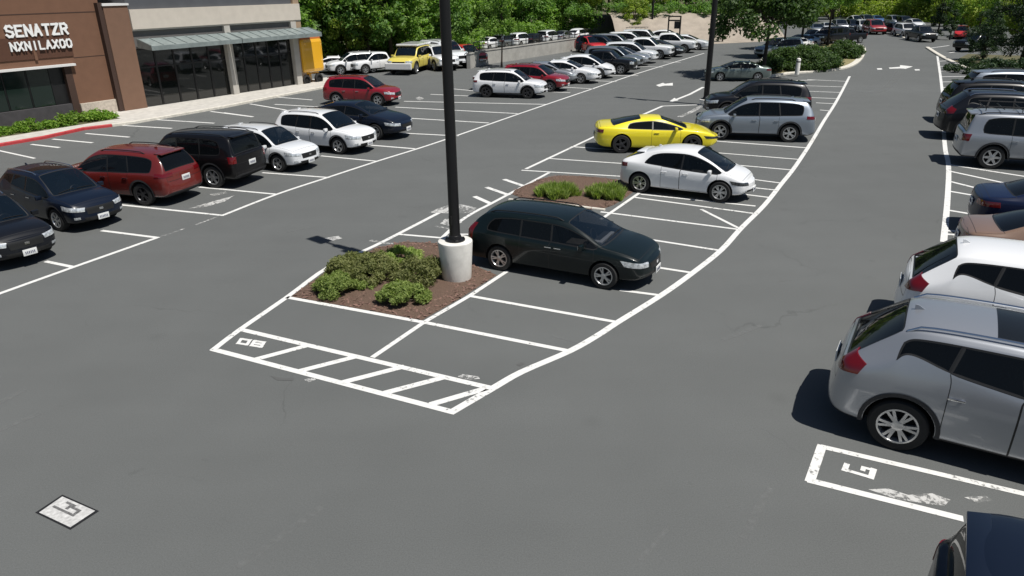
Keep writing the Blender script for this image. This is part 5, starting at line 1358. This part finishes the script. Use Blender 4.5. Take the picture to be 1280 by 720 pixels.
# yellow box lorry half hidden by the shop
b0 = toW(14.2, .9); lr = empty('box_lorry', b0, BZ + math.pi); tag(lr, 'tall yellow box lorry showing its tail past the shop corner', 'lorry')
bm = bmesh.new(); box(bm, (-1.5 + 1.1, 0, 2.15), (2.2, 2.3, 2.5), 0, 0, .28); bm_obj('box_body', bm, M['p_darkyellow'], lr)
bm = bmesh.new(); box(bm, (-.4, 0, 3.32), (2.06, 2.16, .44), 0, 0, .16); bm_obj('roof_cap', bm, mat('orange_cap', (.45, .13, .03), .5), lr)
bm = bmesh.new(); box(bm, (-.4, 0, .80), (2.1, .9, .16)); box(bm, (-1.3, -.5, .45), (.25, .25, .75)); bm_obj('chassis', bm, M['p_darkyellow'], lr)
for sx in (-.9, .4):
    for sy in (-.95, .95):
        o = bpy.data.objects.new('wheel', KINDS['boxy'][0][[p[0] for p in KINDS['boxy'][0]].index('wheel')][1]); col.objects.link(o); o.parent = lr; o.location = (sx, sy, .38)
# far cars on the road and in the far rows
far = [((973, 67), 'silverblue', 'crossover', -155, 1.1, 'blue grey crossover parked behind the left island tree trunks'), ((1018, 51), 'white', 'crossover', -150, 1.0, 'white crossover seen between the island trees'), ((1036, 51.5), 'black', 'boxy', -150, 1.1, 'black off-roader seen right of the island tree trunk'),
       ((1055, 50.5), 'black', 'pickup', -165, .95, 'black pickup tail on just above the tip shrub of the island'), ((1049, 36), 'silver', 'crossover', -100, 1, 'silver crossover in the far left rank of the road'), ((1066, 36), 'navy', 'crossover', -100, 1, 'navy crossover in the far left rank of the road'),
       ((1078, 37), 'white', 'crossover', -100, 1, 'white crossover beside the dark red one in the far rank'), ((1092, 39), 'red', 'crossover', -100, 1.15, 'dark red crossover at the head of the far left rank'), ((1034, 38), 'pearl', 'sedan', -100, 1, 'pale sedan at the left of the far left rank'),
       ((1020, 40), 'grey', 'sedan', -100, 1, 'grey sedan far behind the island tree'), ((1118, 40), 'navy', 'crossover', -95, .95, 'navy crossover at the front of the far right rank'), ((1131, 43), 'white', 'boxy', -95, .95, 'white off-roader beside the black pickup on the far right'),
       ((1150, 48), 'black', 'pickup', -95, 1.0, 'black pickup with a bright front at the end of the far right rank'), ((1117, 30), 'silver', 'crossover', -95, 1, 'silver crossover farther up the far right rank'), ((1129, 31), 'black', 'crossover', -95, 1, 'black crossover farther up the far right rank'),
       ((1142, 33), 'pearl', 'sedan', -95, 1, 'pale sedan farther up the far right rank'), ((1201, 45), 'brightred', 'hatch', -120, 1.0, 'bright red hatchback under the trees on the far right'), ((1222, 60), 'black', 'pickup', -160, 1.0, 'black pickup tail on in front of the right hand evergreens'),
       ((1095, 28), 'midblue', 'sedan', -95, 1, 'blue sedan at the far end of the road'), ((1082, 29), 'grey', 'crossover', -95, 1, 'grey crossover at the far end of the road'), ((1068, 29), 'white', 'hatch', -95, 1, 'white hatchback at the far end of the road'),
       ((990, 60), 'white', 'sedan', -155, 1, 'white sedan behind the middle island tree'), ((1000, 56), 'midblue', 'sedan', -155, 1, 'blue sedan behind the middle island tree')]
for px, c_, kk, yw, s_, lb in far: place(kk, c_, 'pickup_truck' if kk == 'pickup' else pc, lb, 'pickup truck' if kk == 'pickup' else 'car', px, (0, 0, .3), yw, s_, tiny=True)
